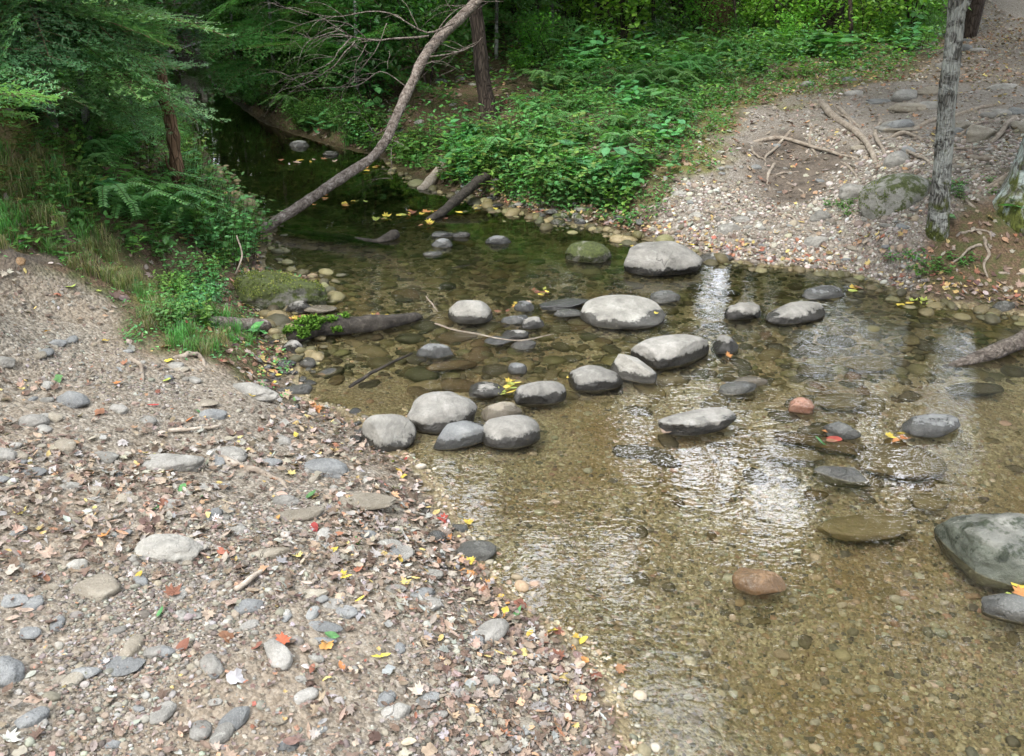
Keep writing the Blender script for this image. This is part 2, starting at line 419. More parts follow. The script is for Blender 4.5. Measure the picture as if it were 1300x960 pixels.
def m_ground():
    t = NT('ground_mat'); p = t.worldpos()
    A = t.attr('MaskA').outputs['Color']; B = t.attr('MaskB').outputs['Color']
    sa = t.n.new('ShaderNodeSeparateColor'); t.l.new(A, sa.inputs[0]); sb = t.n.new('ShaderNodeSeparateColor'); t.l.new(B, sb.inputs[0])
    beach, gravr, bed = sa.outputs[0], sa.outputs[1], sa.outputs[2]
    path, moss, cut = sb.outputs[0], sb.outputs[1], sb.outputs[2]
    big = t.noise(1.3, 4, .6, p); mid = t.noise(9, 5, .65, p); fin = t.noise(70, 4, .7, p)
    v1 = t.voro(55, p); v2 = t.voro(120, p); v3 = t.voro(26, p)
    vc = t.n.new('ShaderNodeSeparateColor'); t.l.new(v1.outputs['Color'], vc.inputs[0])
    vc2 = t.n.new('ShaderNodeSeparateColor'); t.l.new(v2.outputs['Color'], vc2.inputs[0])
    grit = t.mix(.5, vc.outputs[0], vc2.outputs[1])
    # forest floor of brown litter
    forest = t.ramp(fin, [(.3, (.035, .024, .015)), (.5, (.10, .065, .04)), (.7, (.19, .13, .085))])
    forest = t.mix(t.ramp(mid, [(.42, 0.0), (.62, .7)]), forest, (.05, .075, .018))
    gcol = t.ramp(grit, [(.1, (.085, .07, .054)), (.45, (.175, .15, .12)), (.8, (.26, .23, .19)), (1, (.36, .34, .30))])
    gcol = t.mix(t.ramp(big, [(.45, 0.0), (.65, .45)]), gcol, (.25, .195, .14))
    rcol = t.ramp(grit, [(.1, (.09, .075, .06)), (.45, (.19, .165, .14)), (.8, (.28, .255, .23)), (1, (.40, .38, .35))])
    rcol = t.mix(t.ramp(mid, [(.42, 0.0), (.6, .75)]), rcol, (.20, .172, .14))
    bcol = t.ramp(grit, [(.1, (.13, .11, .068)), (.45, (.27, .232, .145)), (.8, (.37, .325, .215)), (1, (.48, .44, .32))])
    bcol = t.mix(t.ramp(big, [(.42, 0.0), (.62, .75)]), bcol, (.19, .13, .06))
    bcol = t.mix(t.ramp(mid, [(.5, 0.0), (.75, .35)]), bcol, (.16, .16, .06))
    pcol = t.ramp(fin, [(.3, (.09, .072, .055)), (.5, (.175, .148, .12)), (.7, (.26, .235, .20))])
    mcol = t.ramp(fin, [(.3, (.05, .055, .012)), (.5, (.115, .125, .028)), (.7, (.20, .18, .05))])
    mcol = t.mix(t.ramp(mid, [(.45, 0.0), (.6, .8)]), mcol, (.17, .12, .075))
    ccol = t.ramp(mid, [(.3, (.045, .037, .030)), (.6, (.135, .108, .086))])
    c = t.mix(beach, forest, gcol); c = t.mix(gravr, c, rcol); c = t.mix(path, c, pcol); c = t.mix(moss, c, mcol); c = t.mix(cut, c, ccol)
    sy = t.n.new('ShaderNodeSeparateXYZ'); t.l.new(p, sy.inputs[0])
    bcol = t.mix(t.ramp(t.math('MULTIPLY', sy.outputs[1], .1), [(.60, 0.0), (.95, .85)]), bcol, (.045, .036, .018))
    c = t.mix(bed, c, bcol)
    geo = t.n.new('ShaderNodeNewGeometry'); sp = t.n.new('ShaderNodeSeparateXYZ'); t.l.new(geo.outputs['Position'], sp.inputs[0])
    z = t.math('ADD', sp.outputs[2], t.math('MULTIPLY', t.math('SUBTRACT', mid, .5), .06))
    wet = t.ramp(z, [(0.0, 1.0), (.045, 0.0)])
    wetc = t.mix(1.0, c, (.50, .46, .42), 'MULTIPLY')
    c = t.mix(t.math('MULTIPLY', t.ramp(z, [(-.04, 0.0), (-.01, 1.0), (.0, 1.0), (.045, 0.0)]), t.math('SUBTRACT', 1.0, t.math('MULTIPLY', bed, .2))), c, wetc)
    rough = t.ramp(wet, [(0, .9), (1, .35)])
    hh = t.math('ADD', t.math('MULTIPLY', v1.outputs['Distance'], -.6), t.math('ADD', t.math('MULTIPLY', v3.outputs['Distance'], -.8), t.math('MULTIPLY', fin, .6)))
    t.bsdf(c, rough, t.bump(hh, .9, .02), .3)
    return t.m

def m_rock(name, stops, wetk=.12, wz=(.046, .058), wtint=(1, .97, .92), speck=.25, moss=0.0, ring=0.0, rough=.75, green=(.07, .085, .02), topdry=False):
    """stone; below about the splash line it is wet (darker and shiny)"""
    t = NT(name); p = t.worldpos(); o = t.coords()
    oi = t.n.new('ShaderNodeObjectInfo')
    n1 = t.noise(7, 5, .6, p, .4); n2 = t.noise(45, 5, .7, p); n3 = t.noise(190, 3, .7, p)
    c = t.ramp(n1, stops)
    c = t.mix(t.ramp(n2, [(.35, .0), (.7, speck * 1.4)]), c, tuple(v * .55 for v in stops[0][1]))
    c = t.mix(t.ramp(n3, [(.52, .0), (.72, speck)]), c, (.52, .5, .46))
    c = t.mix(t.ramp(t.noise(13, 4, .7, p, 1.2), [(.60, .0), (.68, .32)]), c, (.42, .42, .38))
    c = t.mix(t.ramp(t.voro(34, p).outputs['Distance'], [(.03, .55), (.10, 0.0)]), c, tuple(v * .45 for v in stops[0][1]))
    ed = t.voro(4.2, p, 'DISTANCE_TO_EDGE'); dn = t.n.new('ShaderNodeVectorMath'); dn.operation = 'MULTIPLY_ADD'
    nz = t.new('ShaderNodeTexNoise', Scale=6.0, Detail=4); t.l.new(p, nz.inputs['Vector']); t.l.new(nz.outputs['Color'], dn.inputs[0]); dn.inputs[1].default_value = (.35, .35, .35); t.l.new(p, dn.inputs[2]); t.l.new(dn.outputs[0], ed.inputs['Vector'])
    crack = t.math('MULTIPLY', t.ramp(ed.outputs['Distance'], [(.0, 1.0), (.014, 0.0)]), t.ramp(t.noise(3.3, 2, .5, p), [(.58, 0.0), (.72, .6)]))
    c = t.mix(crack, c, tuple(v * .4 for v in stops[0][1]))
    c = t.mix(t.ramp(t.noise(3.0, 3, .6, t.worldpos((1, 1, 5)), 1.5), [(.55, 0.0), (.7, .35)]), c, tuple(v * .6 for v in stops[0][1]))
    bri = t.math('ADD', .82, t.math('MULTIPLY', oi.outputs['Random'], .34))
    mm = t.n.new('ShaderNodeMix'); mm.data_type = 'RGBA'; mm.blend_type = 'MULTIPLY'; mm.inputs[0].default_value = 1
    t.l.new(c, mm.inputs[6]); cc = t.n.new('ShaderNodeCombineColor')
    for i in range(3): t.l.new(bri, cc.inputs[i])
    t.l.new(cc.outputs[0], mm.inputs[7]); c = mm.outputs[2]
    geo = t.n.new('ShaderNodeNewGeometry'); sp = t.n.new('ShaderNodeSeparateXYZ'); t.l.new(geo.outputs['Position'], sp.inputs[0])
    sn = t.n.new('ShaderNodeSeparateXYZ'); t.l.new(geo.outputs['Normal'], sn.inputs[0])
    if moss:
        mf = t.math('MULTIPLY', t.ramp(t.math('ADD', t.noise(10, 5, .7, p), t.math('MULTIPLY', sn.outputs[2], .10)), [(.62 - moss * .22, 0.0), (.70 - moss * .18, 1.0)]), 1.0)
        mc = t.ramp(n2, [(.3, tuple(v*.5 for v in green)), (.7, tuple(v*1.9 for v in green))])
        c = t.mix(mf, c, mc)
    zz = t.math('ADD', sp.outputs[2], t.math('MULTIPLY', t.math('SUBTRACT', t.noise(8, 5, .7, p), .5), .13))
    wet = t.ramp(zz, [(wz[0], 1.0), (wz[1], 0.0)])
    wc = t.mix(1.0, c, (wetk * wtint[0], wetk * wtint[1], wetk * wtint[2]), 'MULTIPLY')
    c = t.mix(wet, c, wc)
    under = t.ramp(sp.outputs[2], [(-.03, 1.0), (.004, 0.0)])
    c = t.mix(t.math('MULTIPLY', under, .45), c, (.125, .105, .058))
    rg = t.ramp(wet, [(0, rough), (1, .14)])
    h = t.math('ADD', t.math('MULTIPLY', n2, .6), t.math('SUBTRACT', t.math('MULTIPLY', n3, .25), crack))
    t.bsdf(c, rg, t.bump(h, .9, .016, t.bump(n1, .5, .05)), .4)
    return t.m

def m_attr(name, rough=.7, transl=0.0, var=.25, spec=.3, nscale=60, vein=False):
    t = NT(name); c = t.attr('Col').outputs['Color']; p = t.coords()
    n = t.noise(nscale, 3, .6, p)
    k = t.ramp(n, [(.3, 1 - var), (.7, 1 + var)])
    c = t.mix(1.0, c, k, 'MULTIPLY')
    oi = t.n.new('ShaderNodeObjectInfo')
    hs = t.n.new('ShaderNodeHueSaturation'); t.l.new(c, hs.inputs['Color'])
    t.l.new(t.math('ADD', .485, t.math('MULTIPLY', oi.outputs['Random'], .03)), hs.inputs['Hue'])
    t.l.new(t.math('ADD', .82, t.math('MULTIPLY', oi.outputs['Random'], .36)), hs.inputs['Value'])
    c = hs.outputs[0]
    b = t.bsdf(c, rough, t.bump(n, .3, .004), spec)
    if transl:
        tr = t.n.new('ShaderNodeBsdfTranslucent'); g = t.mix(1.0, c, (1.25, 1.35, .6), 'MULTIPLY'); t.l.new(g, tr.inputs[0])
        mx = t.n.new('ShaderNodeMixShader'); mx.inputs[0].default_value = transl
        t.l.new(b.outputs[0], mx.inputs[1]); t.l.new(tr.outputs[0], mx.inputs[2]); t.l.new(mx.outputs[0], t.out.inputs[0])
    return t.m

def m_bark(name, stops, sc=(14, 14, 2.5), bump=.8, patch=None, moss=0.0, wet=False, patch_amt=.5, fa=.7):
    t = NT(name); o = t.coords(sc); p = t.worldpos()
    n1 = t.noise(1.6, 6, .7, o, .6); n2 = t.noise(30, 4, .7, p)
    c = t.ramp(n1, stops)
    vf = t.voro(2.2, o, 'DISTANCE_TO_EDGE'); fis = t.ramp(vf.outputs['Distance'], [(.02, 1.0), (.14, 0.0)])
    fis = t.math('MULTIPLY', fis, fa / .7); c = t.mix(t.math('MULTIPLY', fis, .7), c, tuple(v * .5 for v in stops[0][1]))
    if patch:
        c = t.mix(t.ramp(t.noise(6.5, 5, .75, p, .8), [(.5 - .1*patch_amt, 0.0), (.56, .9)]), c, patch)
    if moss:
        geo = t.n.new('ShaderNodeNewGeometry'); sp = t.n.new('ShaderNodeSeparateXYZ'); t.l.new(geo.outputs['Position'], sp.inputs[0])
        f = t.math('ADD', t.noise(8, 4, .7, p), t.math('MULTIPLY', sp.outputs[2], -.25))
        c = t.mix(t.ramp(f, [(.42 - moss*.2, 0.0), (.55 - moss*.2, 1.0)]), c, t.ramp(n2, [(.3, (.03, .035, .01)), (.7, (.11, .13, .03))]))
    t.bsdf(c, .85, t.bump(t.math('SUBTRACT', t.math('ADD', n1, t.math('MULTIPLY', n2, .3)), t.math('MULTIPLY', fis, .5)), bump, .02), .2)
    return t.m

WAVE = .0052
def m_water():
    t = NT('water_mat'); p = t.worldpos()
    rp = t.attr('Ripple').outputs['Color']; sr = t.n.new('ShaderNodeSeparateColor'); t.l.new(rp, sr.inputs[0])
    mp = t.worldpos((1.0, 1.0, 1.0))
    rot = t.n.new('ShaderNodeMapping'); rot.inputs['Rotation'].default_value = (0, 0, math.radians(28)); rot.inputs['Scale'].default_value = (1.0, 1.9, 1)
    t.l.new(mp, rot.inputs[0]); q = rot.outputs[0]
    a = t.noise(5.5, 1, .5, q, .4); b = t.noise(15, 1, .5, q, .9); c = t.noise(31, 0, .5, q, .5)
    fast = t.math('ADD', t.math('MULTIPLY', a, .50), t.math('ADD', t.math('MULTIPLY', b, .34), t.math('MULTIPLY', c, .10)))
    calm = t.math('ADD', t.math('MULTIPLY', t.noise(2.2, 2, .5, q, .3), .25), t.math('MULTIPLY', t.noise(11, 2, .5, q, .3), .035))
    h = t.math('ADD', t.math('MULTIPLY', fast, sr.outputs[0]), t.math('MULTIPLY', calm, t.math('SUBTRACT', 1.0, sr.outputs[0])))
    nrm = t.bump(h, 1.0, WAVE)
    fr = t.n.new('ShaderNodeFresnel'); fr.inputs['IOR'].default_value = 1.333; t.l.new(nrm, fr.inputs['Normal'])
    tr = t.n.new('ShaderNodeBsdfRefraction'); tr.inputs['IOR'].default_value = 1.333; tr.inputs['Roughness'].default_value = 0; t.l.new(nrm, tr.inputs['Normal'])
    dc = t.mix(sr.outputs[1], (.92, .90, .80), (.42, .47, .33)); t.l.new(dc, tr.inputs[0])
    gl = t.n.new('ShaderNodeBsdfGlossy'); gl.inputs['Roughness'].default_value = .03; t.l.new(nrm, gl.inputs['Normal']); gl.inputs[0].default_value = (1, 1, 1, 1)
    mx = t.n.new('ShaderNodeMixShader')
    t.l.new(fr.outputs[0], mx.inputs[0]); t.l.new(tr.outputs[0], mx.inputs[1]); t.l.new(gl.outputs[0], mx.inputs[2])
    t.l.new(mx.outputs[0], t.out.inputs[0])
    return t.m

M = dict(ground=m_ground(), water=m_water(),
  grey=m_rock('stone_grey', [(.3, (.125, .12, .108)), (.5, (.225, .215, .195)), (.7, (.34, .325, .30))]),
  pale=m_rock('stone_pale', [(.3, (.17, .162, .145)), (.5, (.28, .268, .24)), (.7, (.40, .385, .35))], wetk=.16),
  tan=m_rock('stone_tan', [(.3, (.15, .128, .095)), (.55, (.24, .21, .165)), (.75, (.32, .29, .235))], wetk=.5),
  slate=m_rock('stone_slate', [(.3, (.11, .113, .115)), (.55, (.18, .185, .185)), (.75, (.27, .27, .26))], wetk=.30),
  dark=m_rock('stone_dark', [(.3, (.07, .072, .07)), (.55, (.12, .122, .115)), (.75, (.19, .19, .175))], wetk=.5),
  brown=m_rock('stone_brown', [(.3, (.13, .075, .035)), (.55, (.26, .155, .075)), (.75, (.36, .25, .14))], wetk=.5),
  red=m_rock('stone_red', [(.3, (.25, .12, .08)), (.55, (.36, .19, .13)), (.75, (.42, .25, .18))], wetk=.65),
  sub=m_rock('stone_streambed', [(.3, (.15, .125, .065)), (.55, (.25, .205, .115)), (.75, (.36, .30, .19))], wetk=.9, speck=.12),
  algae=m_rock('stone_algae_sided', [(.3, (.16, .155, .14)), (.5, (.26, .25, .225)), (.7, (.38, .365, .335))], wetk=.30, wz=(.08, .17), wtint=(.88, 1.0, .84), moss=.15, green=(.03, .038, .016)),
  mossy=m_rock('stone_mossy', [(.3, (.14, .14, .12)), (.55, (.23, .225, .20)), (.75, (.34, .33, .30))], moss=.5, wetk=.4, green=(.045, .055, .014)),
  vmossy=m_rock('stone_thick_moss', [(.3, (.10, .10, .08)), (.55, (.17, .165, .14)), (.75, (.24, .235, .2))], moss=1.0, wetk=.4, green=(.04, .05, .012)),
  gravel=m_attr('gravel_mat', .85, 0, .22, .25, 90),
  pebble=m_attr('pebble_mat', .6, 0, .2, .3, 90),
  dleaf=m_attr('fallen_leaf_mat', .75, .15, .2, .25, 50),
  leaf=m_attr('leaf_mat', .45, .42, .2, .45, 35),
  needle=m_attr('needle_mat', .5, .4, .25, .35, 9),
  canopy=m_attr('canopy_leaf_mat', .5, .42, .2, .3, 3),
  mossm=m_attr('moss_mat', .9, .0, .35, .1, 60),
  bark_dark=m_bark('bark_dark', [(.3, (.022, .016, .013)), (.5, (.052, .039, .031)), (.7, (.10, .078, .063))], moss=.0),
  bark_grey=m_bark('bark_grey', [(.38, (.05, .047, .041)), (.5, (.17, .165, .148)), (.62, (.29, .285, .265))], patch=(.42, .43, .40), moss=.3, sc=(26, 26, 5), bump=1.0),
  bark_mossy=m_bark('bark_mossy', [(.3, (.06, .055, .045)), (.5, (.15, .14, .125)), (.7, (.25, .245, .225))], patch=(.36, .42, .40), moss=.6, sc=(9, 9, 2.5), patch_amt=.8),
  bark_brown=m_bark('bark_brown', [(.3, (.075, .045, .028)), (.5, (.19, .115, .072)), (.7, (.30, .20, .14))]),
  deadwood=m_bark('dead_wood', [(.35, (.075, .058, .048)), (.5, (.20, .165, .142)), (.65, (.33, .29, .26))], sc=(12, 12, 12), fa=.32, bump=1.1),
  greywood=m_bark('weathered_wood', [(.35, (.045, .036, .03)), (.5, (.125, .105, .09)), (.66, (.25, .22, .195))], sc=(14, 14, 14), fa=.3, bump=1.1),
  darkwood=m_bark('wet_wood', [(.3, (.014, .012, .010)), (.5, (.038, .033, .028)), (.7, (.085, .073, .062))], sc=(10, 10, 10), fa=.1),
  palewood=m_bark('pale_wood', [(.3, (.22, .18, .14)), (.5, (.38, .32, .26)), (.7, (.48, .43, .37))], sc=(12, 12, 12), fa=.1),
  root=m_bark('root_wood', [(.3, (.14, .11, .085)), (.5, (.25, .21, .17)), (.7, (.36, .32, .27))], sc=(10, 10, 10), fa=.1),
  stem=m_bark('green_stem', [(.3, (.05, .07, .02)), (.7, (.10, .13, .04))]),
)

# ---------------------------------------------------------------- ground
def build_ground():
    ny, nx = XX.shape
    V = np.stack([XX, YY, ZZ], -1).reshape(-1, 3)
    j, i = np.meshgrid(np.arange(ny - 1), np.arange(nx - 1), indexing='ij')
    a = (j * nx + i); F = np.stack([a, a + 1, a + nx + 1, a + nx], -1).reshape(-1, 4)
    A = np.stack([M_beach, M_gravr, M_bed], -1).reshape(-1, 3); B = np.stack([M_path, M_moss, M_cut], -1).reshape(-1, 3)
    def fm(m): return m[F].mean(1)
    bed, be, gr, pa = (fm(m.ravel()) for m in (M_bed, M_beach, M_gravr, M_path))
    kind = np.where(bed > .5, 0, np.where(be > .5, 1, np.where(pa > .5, 3, np.where(gr > .5, 2, 4))))
    # vertex normals of the whole sheet, so that the seams do not show
    gy, gx = np.gradient(ZZ, GY, GX); N = np.stack([-gx, -gy, np.ones_like(gx)], -1); N /= np.linalg.norm(N, axis=-1)[..., None]; N = N.reshape(-1, 3)
    for k, (nm, lab, cat) in enumerate([('stream_bed','olive brown gravelly bed seen through the clear creek water','stream bed'),('gravel_beach','pale gravel and leaf strewn beach on the near side of the creek','gravel beach'),
                         ('gravel_bank','stony eroded bank with roots across the creek','gravel bank'),('path','leaf strewn dirt path climbing away behind the slim grey tree','path'),('forest_ground','brown and mossy woodland ground on both banks','forest ground')]):
        f = F[kind == k]; u, inv = np.unique(f, return_inverse=True); f = inv.reshape(-1, 4)
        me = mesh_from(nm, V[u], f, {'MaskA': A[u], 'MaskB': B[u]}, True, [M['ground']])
        me.normals_split_custom_set_from_vertices([tuple(n) for n in N[u]])
        setting(link(nm, me), 'structure', lab, cat)
build_ground()

# ---------------------------------------------------------------- water
def build_water():
    gx = spaced(-5, 6.8, .09, 1.05, -18, 9); gy = spaced(1.2, 10, .09, 1.04, -20, 60)
    X, Y = np.meshgrid(gx, gy)
    sd = samp(SD, X, Y)
    px, py = proj(X, np.maximum(Y, .5), 0)
    fast = smooth(-Y, -9.2, -5.4) * (0.45 + .55 * smooth(X, -2.2, -.2))
    fast = fast * (.55 + .45 * smooth(fbm(xyz(X, Y, 1.1), 77, 2), -.35, .25))
    fast = np.clip(fast, .04, 1)
    deep = smooth(Y + .25 * X, 4.8, 9.5)  # darker tint upstream: deeper water plus dark tree reflections put into the colour
    V = np.stack([X, Y, 0.0016 * fast * fbm(xyz(X, Y, 5), 3, 2)], -1).reshape(-1, 3)
    ny, nx = X.shape
    j, i = np.meshgrid(np.arange(ny - 1), np.arange(nx - 1), indexing='ij')
    a = (j * nx + i); F = np.stack([a, a + 1, a + nx + 1, a + nx], -1).reshape(-1, 4)
    k = (sd.ravel()[F] < .6).any(1); F = F[k]; u, inv = np.unique(F, return_inverse=True)
    me = mesh_from('creek_water', V[u], inv.reshape(-1, 4), {'Ripple': np.stack([fast, deep, deep*0], -1).reshape(-1, 3)[u]}, True, [M['water']])
    setting(link('creek_water', me), 'structure', 'shallow clear creek water with ripples and sky glints', 'water')
build_water()

# ---------------------------------------------------------------- stones
def rock_mesh(sub, seed, ax, box=2.3, rough=.12, cuts=0, groove=None, flat=0.0, lowf=1.1):
    V, F = ICO[sub]; V = V.copy(); r = random.Random(seed)
    # superellipsoid
    k = (np.abs(V) ** box).sum(1) ** (-1.0 / box); V = V * k[:, None]
    V = V * (1 + rough * 1.5 * fbm(V * lowf + seed * 3.7, seed, 2))[:, None]
    for _ in range(cuts):
        n = np.array([r.gauss(0, 1), r.gauss(0, 1), r.gauss(0, .8)]); n /= np.linalg.norm(n); d = r.uniform(.62, .9) if cuts < 6 else r.uniform(.48, .78)
        V = V - np.maximum(0, V @ n - d)[:, None] * n * .82
    if flat: V[:, 2] = np.where(V[:, 2] > flat, flat + (V[:, 2] - flat) * .25, V[:, 2])
    nrm = V / np.linalg.norm(V, axis=1)[:, None]
    V = V + nrm * (rough * .30 * fbm(V * 3.2 + seed, seed + 5, 4))[:, None]
    if groove is not None:
        g, gw, gd = groove; d = V[:, 0] * math.cos(g) + V[:, 1] * math.sin(g) + .12 * np.sin(V[:, 0] * 3)
        V[:, 2] -= gd * np.exp(-(d / gw) ** 2) * (V[:, 2] > 0)
    return V * np.array(ax), F

GROUP_N = {}
def stone(kind, cx, cy, w, h, label=None, yaw=0.0, mode='E', seed=None, depth=.75, box=2.2, rough=.19, cuts=2, tilt=0.0, groove=None, flat=0, name='stone', group=None, sub=None, zc=None, cat='stone', sink=None):
    """stone whose outline in the place spans about w x h photo pixels around (cx, cy)"""
    seed = seed if seed is not None else int(cx * 7 + cy * 13) % 9973
    if mode == 'L': g = on_ground(cx, cy)
    else: g = P(cx, cy, 0.0)
    for it in range(2):
        d = math.sqrt(g[0]**2 + g[1]**2 + (CAM_H - g[2])**2)
        al = math.atan2(CAM_H - g[2], math.hypot(g[0], g[1]))
        sa, ca = math.sin(al), math.cos(al)
        if mode == 'E' and 36 < w < 110 and it == 0: w *= 1.07; h *= 1.07
        a = w / 2 * d / FPX; hh = h / 2 * d / FPX
        yr = math.radians(yaw)
        b = depth * a
        ey = math.sqrt((a * math.sin(yr))**2 + (b * math.cos(yr))**2)   # half extent in depth
        a2 = a / math.sqrt(math.cos(yr)**2 + (depth * math.sin(yr))**2)
        b = depth * a2; ey = math.sqrt((a2 * math.sin(yr))**2 + (b * math.cos(yr))**2)
        rest = hh**2 - (ey * sa)**2
        c = math.sqrt(rest) / ca if rest > 0 else 0
        c = min(max(c, .28 * min(a2, b)), .95 * b)
        if mode == 'E': z0 = c * .1 if zc is None else zc * c * (.55 if zc > 0 else 1)
        elif mode == 'S': z0 = -.012 - c if zc is None else -zc - c
        else: z0 = float(H(g[0], g[1])) + c * (.04 if zc is None else zc)
        if mode == 'S' and c > .08: c = .08; z0 = (-.012 if zc is None else -zc) - c
        g = P(cx, cy, z0)
    s = sub or (5 if w > 60 else 4 if w > 24 else 3)
    V, F = rock_mesh(s, seed, (a2, b, c), box, rough, cuts, groove, flat)
    me = mesh_from(name, V, F, None, True, [M[kind]])
    o = link(name, me, None, g, (math.radians(tilt), 0, yr))
    tag(o, label or ('%s stone' % kind), cat, group)
    return o

G1 = 'stepping stones in a line across the creek'
stone('pale', 491, 556, 68, 56, 'pale round boulder at the beach edge where the stepping line starts', yaw=5, depth=.8, rough=.1, zc=.5, group=G1)
stone('grey', 561, 528, 78, 54, 'broad grey rounded boulder beside the pale boulder at the beach edge', yaw=8, depth=.8, zc=.35, group=G1)
stone('slate', 586, 555, 72, 42, 'glossy dark slanting stone in front of the broad grey boulder', yaw=28, depth=.5, zc=.25, group=G1, rough=.09)
stone('grey', 648, 552, 70, 50, 'smooth egg shaped grey stone right of the glossy dark slanting stone', yaw=15, depth=.75, zc=.25, group=G1, rough=.07)
stone('tan', 636, 525, 50, 28, 'small tan stone wedged above the egg shaped grey stone', yaw=25, depth=.55, zc=.3, group=G1, cuts=2)
stone('grey', 616, 498, 46, 22, 'low domed grey stone barely above water behind the tan stone', yaw=0, depth=.8, zc=.1)
stone('grey', 686, 503, 62, 43, 'grey stone split by a groove across its top', yaw=22, depth=.6, zc=.3, group=G1, groove=(1.9, .09, .22), rough=.1)
stone('grey', 753, 485, 64, 38, 'wet grey stone left of the light angular block', yaw=5, depth=.7, zc=.15, group=G1, rough=.14)
stone('pale', 801, 467, 60, 34, 'light angular block leaning on the long smooth stone', yaw=-28, depth=.5, zc=1.1, cuts=9, box=3.2, rough=.14, group=G1)
stone('grey', 849, 451, 98, 44, 'long smooth grey stone slanting away from the angular block', yaw=22, depth=.45, zc=.4, box=2.7, rough=.07, group=G1)
stone('pale', 790, 399, 100, 44, 'broad pale dome with a dark wet rim in mid creek', yaw=0, depth=.8, zc=.3, rough=.06)
stone('grey', 838, 336, 86, 52, 'large grey boulder with a peaked top near the far gravel bank', yaw=8, depth=.75, zc=.25, cuts=3, rough=.13)
stone('vmossy', 746, 324, 56, 34, 'dark mossy rounded boulder left of the peaked grey boulder', yaw=-10, depth=.65, zc=.35, rough=.08)
stone('pale', 907, 329, 42, 14, 'small flat pale stone right of the peaked grey boulder', depth=.7, zc=.2)
stone('grey', 943, 398, 42, 36, 'knobbly upright stone with a hollow in its side', yaw=25, depth=.6, zc=.45, groove=(.6, .25, .35), rough=.18)
stone('grey', 1010, 400, 78, 30, 'long dark and grey stone, nearer one of a touching pair', yaw=22, depth=.4, zc=.4, rough=.12)
stone('slate', 1046, 373, 50, 18, 'flat slate grey stone, farther one of a touching pair', yaw=14, depth=.5, zc=.35)
stone('grey', 921, 443, 34, 30, 'purplish round stone just breaking the water beyond the long smooth stone', depth=.9, zc=.05)
stone('grey', 884, 534, 92, 34, 'flat slate slab lying alone below the stepping stones', yaw=20, depth=.38, zc=1.2, box=3, flat=.25, cuts=5, rough=.09)
stone('tan', 950, 486, 40, 15, 'thin light stone resting on a wet slab in the riffle', yaw=12, depth=.6, zc=.5)
stone('dark', 936, 494, 44, 18, 'wet dark slab under the thin light stone', yaw=20, depth=.55, zc=.1)
stone('pale', 597, 399, 52, 38, 'pale rounded boulder above the white twig', yaw=-8, depth=.75, zc=.45, rough=.09)
stone('slate', 665, 391, 26, 19, 'small grey stone beside a clump of yellow leaves', depth=.8, zc=.3)
stone('slate', 718, 388, 58, 20, 'low grey slab between the pale boulder and the broad dome', yaw=12, depth=.5, zc=.2, flat=.4)
stone('dark', 721, 399, 34, 13, 'small dark wet stone against the low grey slab', yaw=4, depth=.6, zc=.25)
stone('slate', 655, 407, 34, 16, 'small flat stone behind the white twig', depth=.6, zc=.3)
stone('grey', 676, 412, 30, 20, 'light grey stone at the right end of the white twig', depth=.7, zc=.4, yaw=20)
stone('grey', 655, 427, 34, 18, 'grey cobble in front of the white twig', depth=.7, zc=.2)
stone('slate', 632, 434, 34, 13, 'flat cobble in the shallow water left of the grey cobble', depth=.7, zc=.05)
stone('pale', 666, 439, 30, 15, 'small light cobble nearest the split stone side of the twig', depth=.7, zc=.2)
stone('dark', 843, 380, 36, 20, 'low dark stone wet by the ripples behind the broad dome', depth=.7, zc=.1)
stone('slate', 552, 449, 46, 22, 'peaked grey stone in the quiet pool left of the twig', depth=.6, zc=.15, cuts=2, yaw=-8)
stone('brown', 572, 470, 62, 22, 'long orange brown stone just under the pool surface', yaw=16, depth=.4, mode='S', zc=.004)
stone('slate', 657, 471, 24, 24, 'small round grey stone behind the split stone', depth=.9, zc=.1)
stone('brown', 530, 502, 28, 18, 'brown cobble under water behind the broad grey boulder', mode='S', zc=.01, yaw=-30)
stone('red', 1017, 518, 32, 22, 'red brown pyramid shaped stone in the riffle', depth=.8, zc=.3, cuts=4, box=2.6)
stone('dark', 1070, 549, 38, 25, 'blue black stone beside red and green leaves', yaw=-15, depth=.6, zc=.35, cuts=3)
stone('slate', 1180, 541, 58, 36, 'angular bluish stone beside floating yellow leaves', yaw=15, depth=.6, zc=.3, cuts=5, flat=.5, box=2.6)
stone('algae', 1284, 700, 150, 82, 'largest boulder, green sided with a pale top, by the right edge', yaw=-10, depth=.8, zc=.5, cuts=4, box=2.15, rough=.2, seed=78)
stone('dark', 1290, 775, 66, 34, 'black wet stone below the largest boulder', yaw=-12, depth=.6, zc=.2, cuts=4)
stone('brown', 966, 741, 60, 52, 'rusty brown rock alone in the shallow near water', yaw=-5, depth=.8, zc=-.1, cuts=7, rough=.2)
stone('sub', 1100, 676, 98, 40, 'flat mottled slab just awash left of the largest boulder', yaw=10, depth=.45, mode='E', zc=-.75, flat=.3)
stone('sub', 1000, 583, 84, 26, 'long olive stone under water left of the brown stone', yaw=-8, depth=.4, mode='S', zc=.004)
stone('brown', 1040, 572, 100, 40, 'long brown submerged stone slanting toward the blue black stone', yaw=-26, depth=.35, mode='S', zc=.003)
stone('dark', 1068, 609, 62, 28, 'dark greenish stone awash below the brown submerged stone', yaw=-20, depth=.55, mode='E', zc=-.5)
stone('sub', 1140, 597, 100, 72, 'broad submerged boulder with sky glitter on it', depth=.8, mode='S', zc=.01)
stone('sub', 1066, 517, 64, 26, 'rounded olive stone under water behind the blue black stone', depth=.6, mode='S', zc=.006, yaw=5)
stone('tan', 1034, 477, 40, 22, 'tan stone under water behind the red brown stone', depth=.8, mode='S', zc=.006)
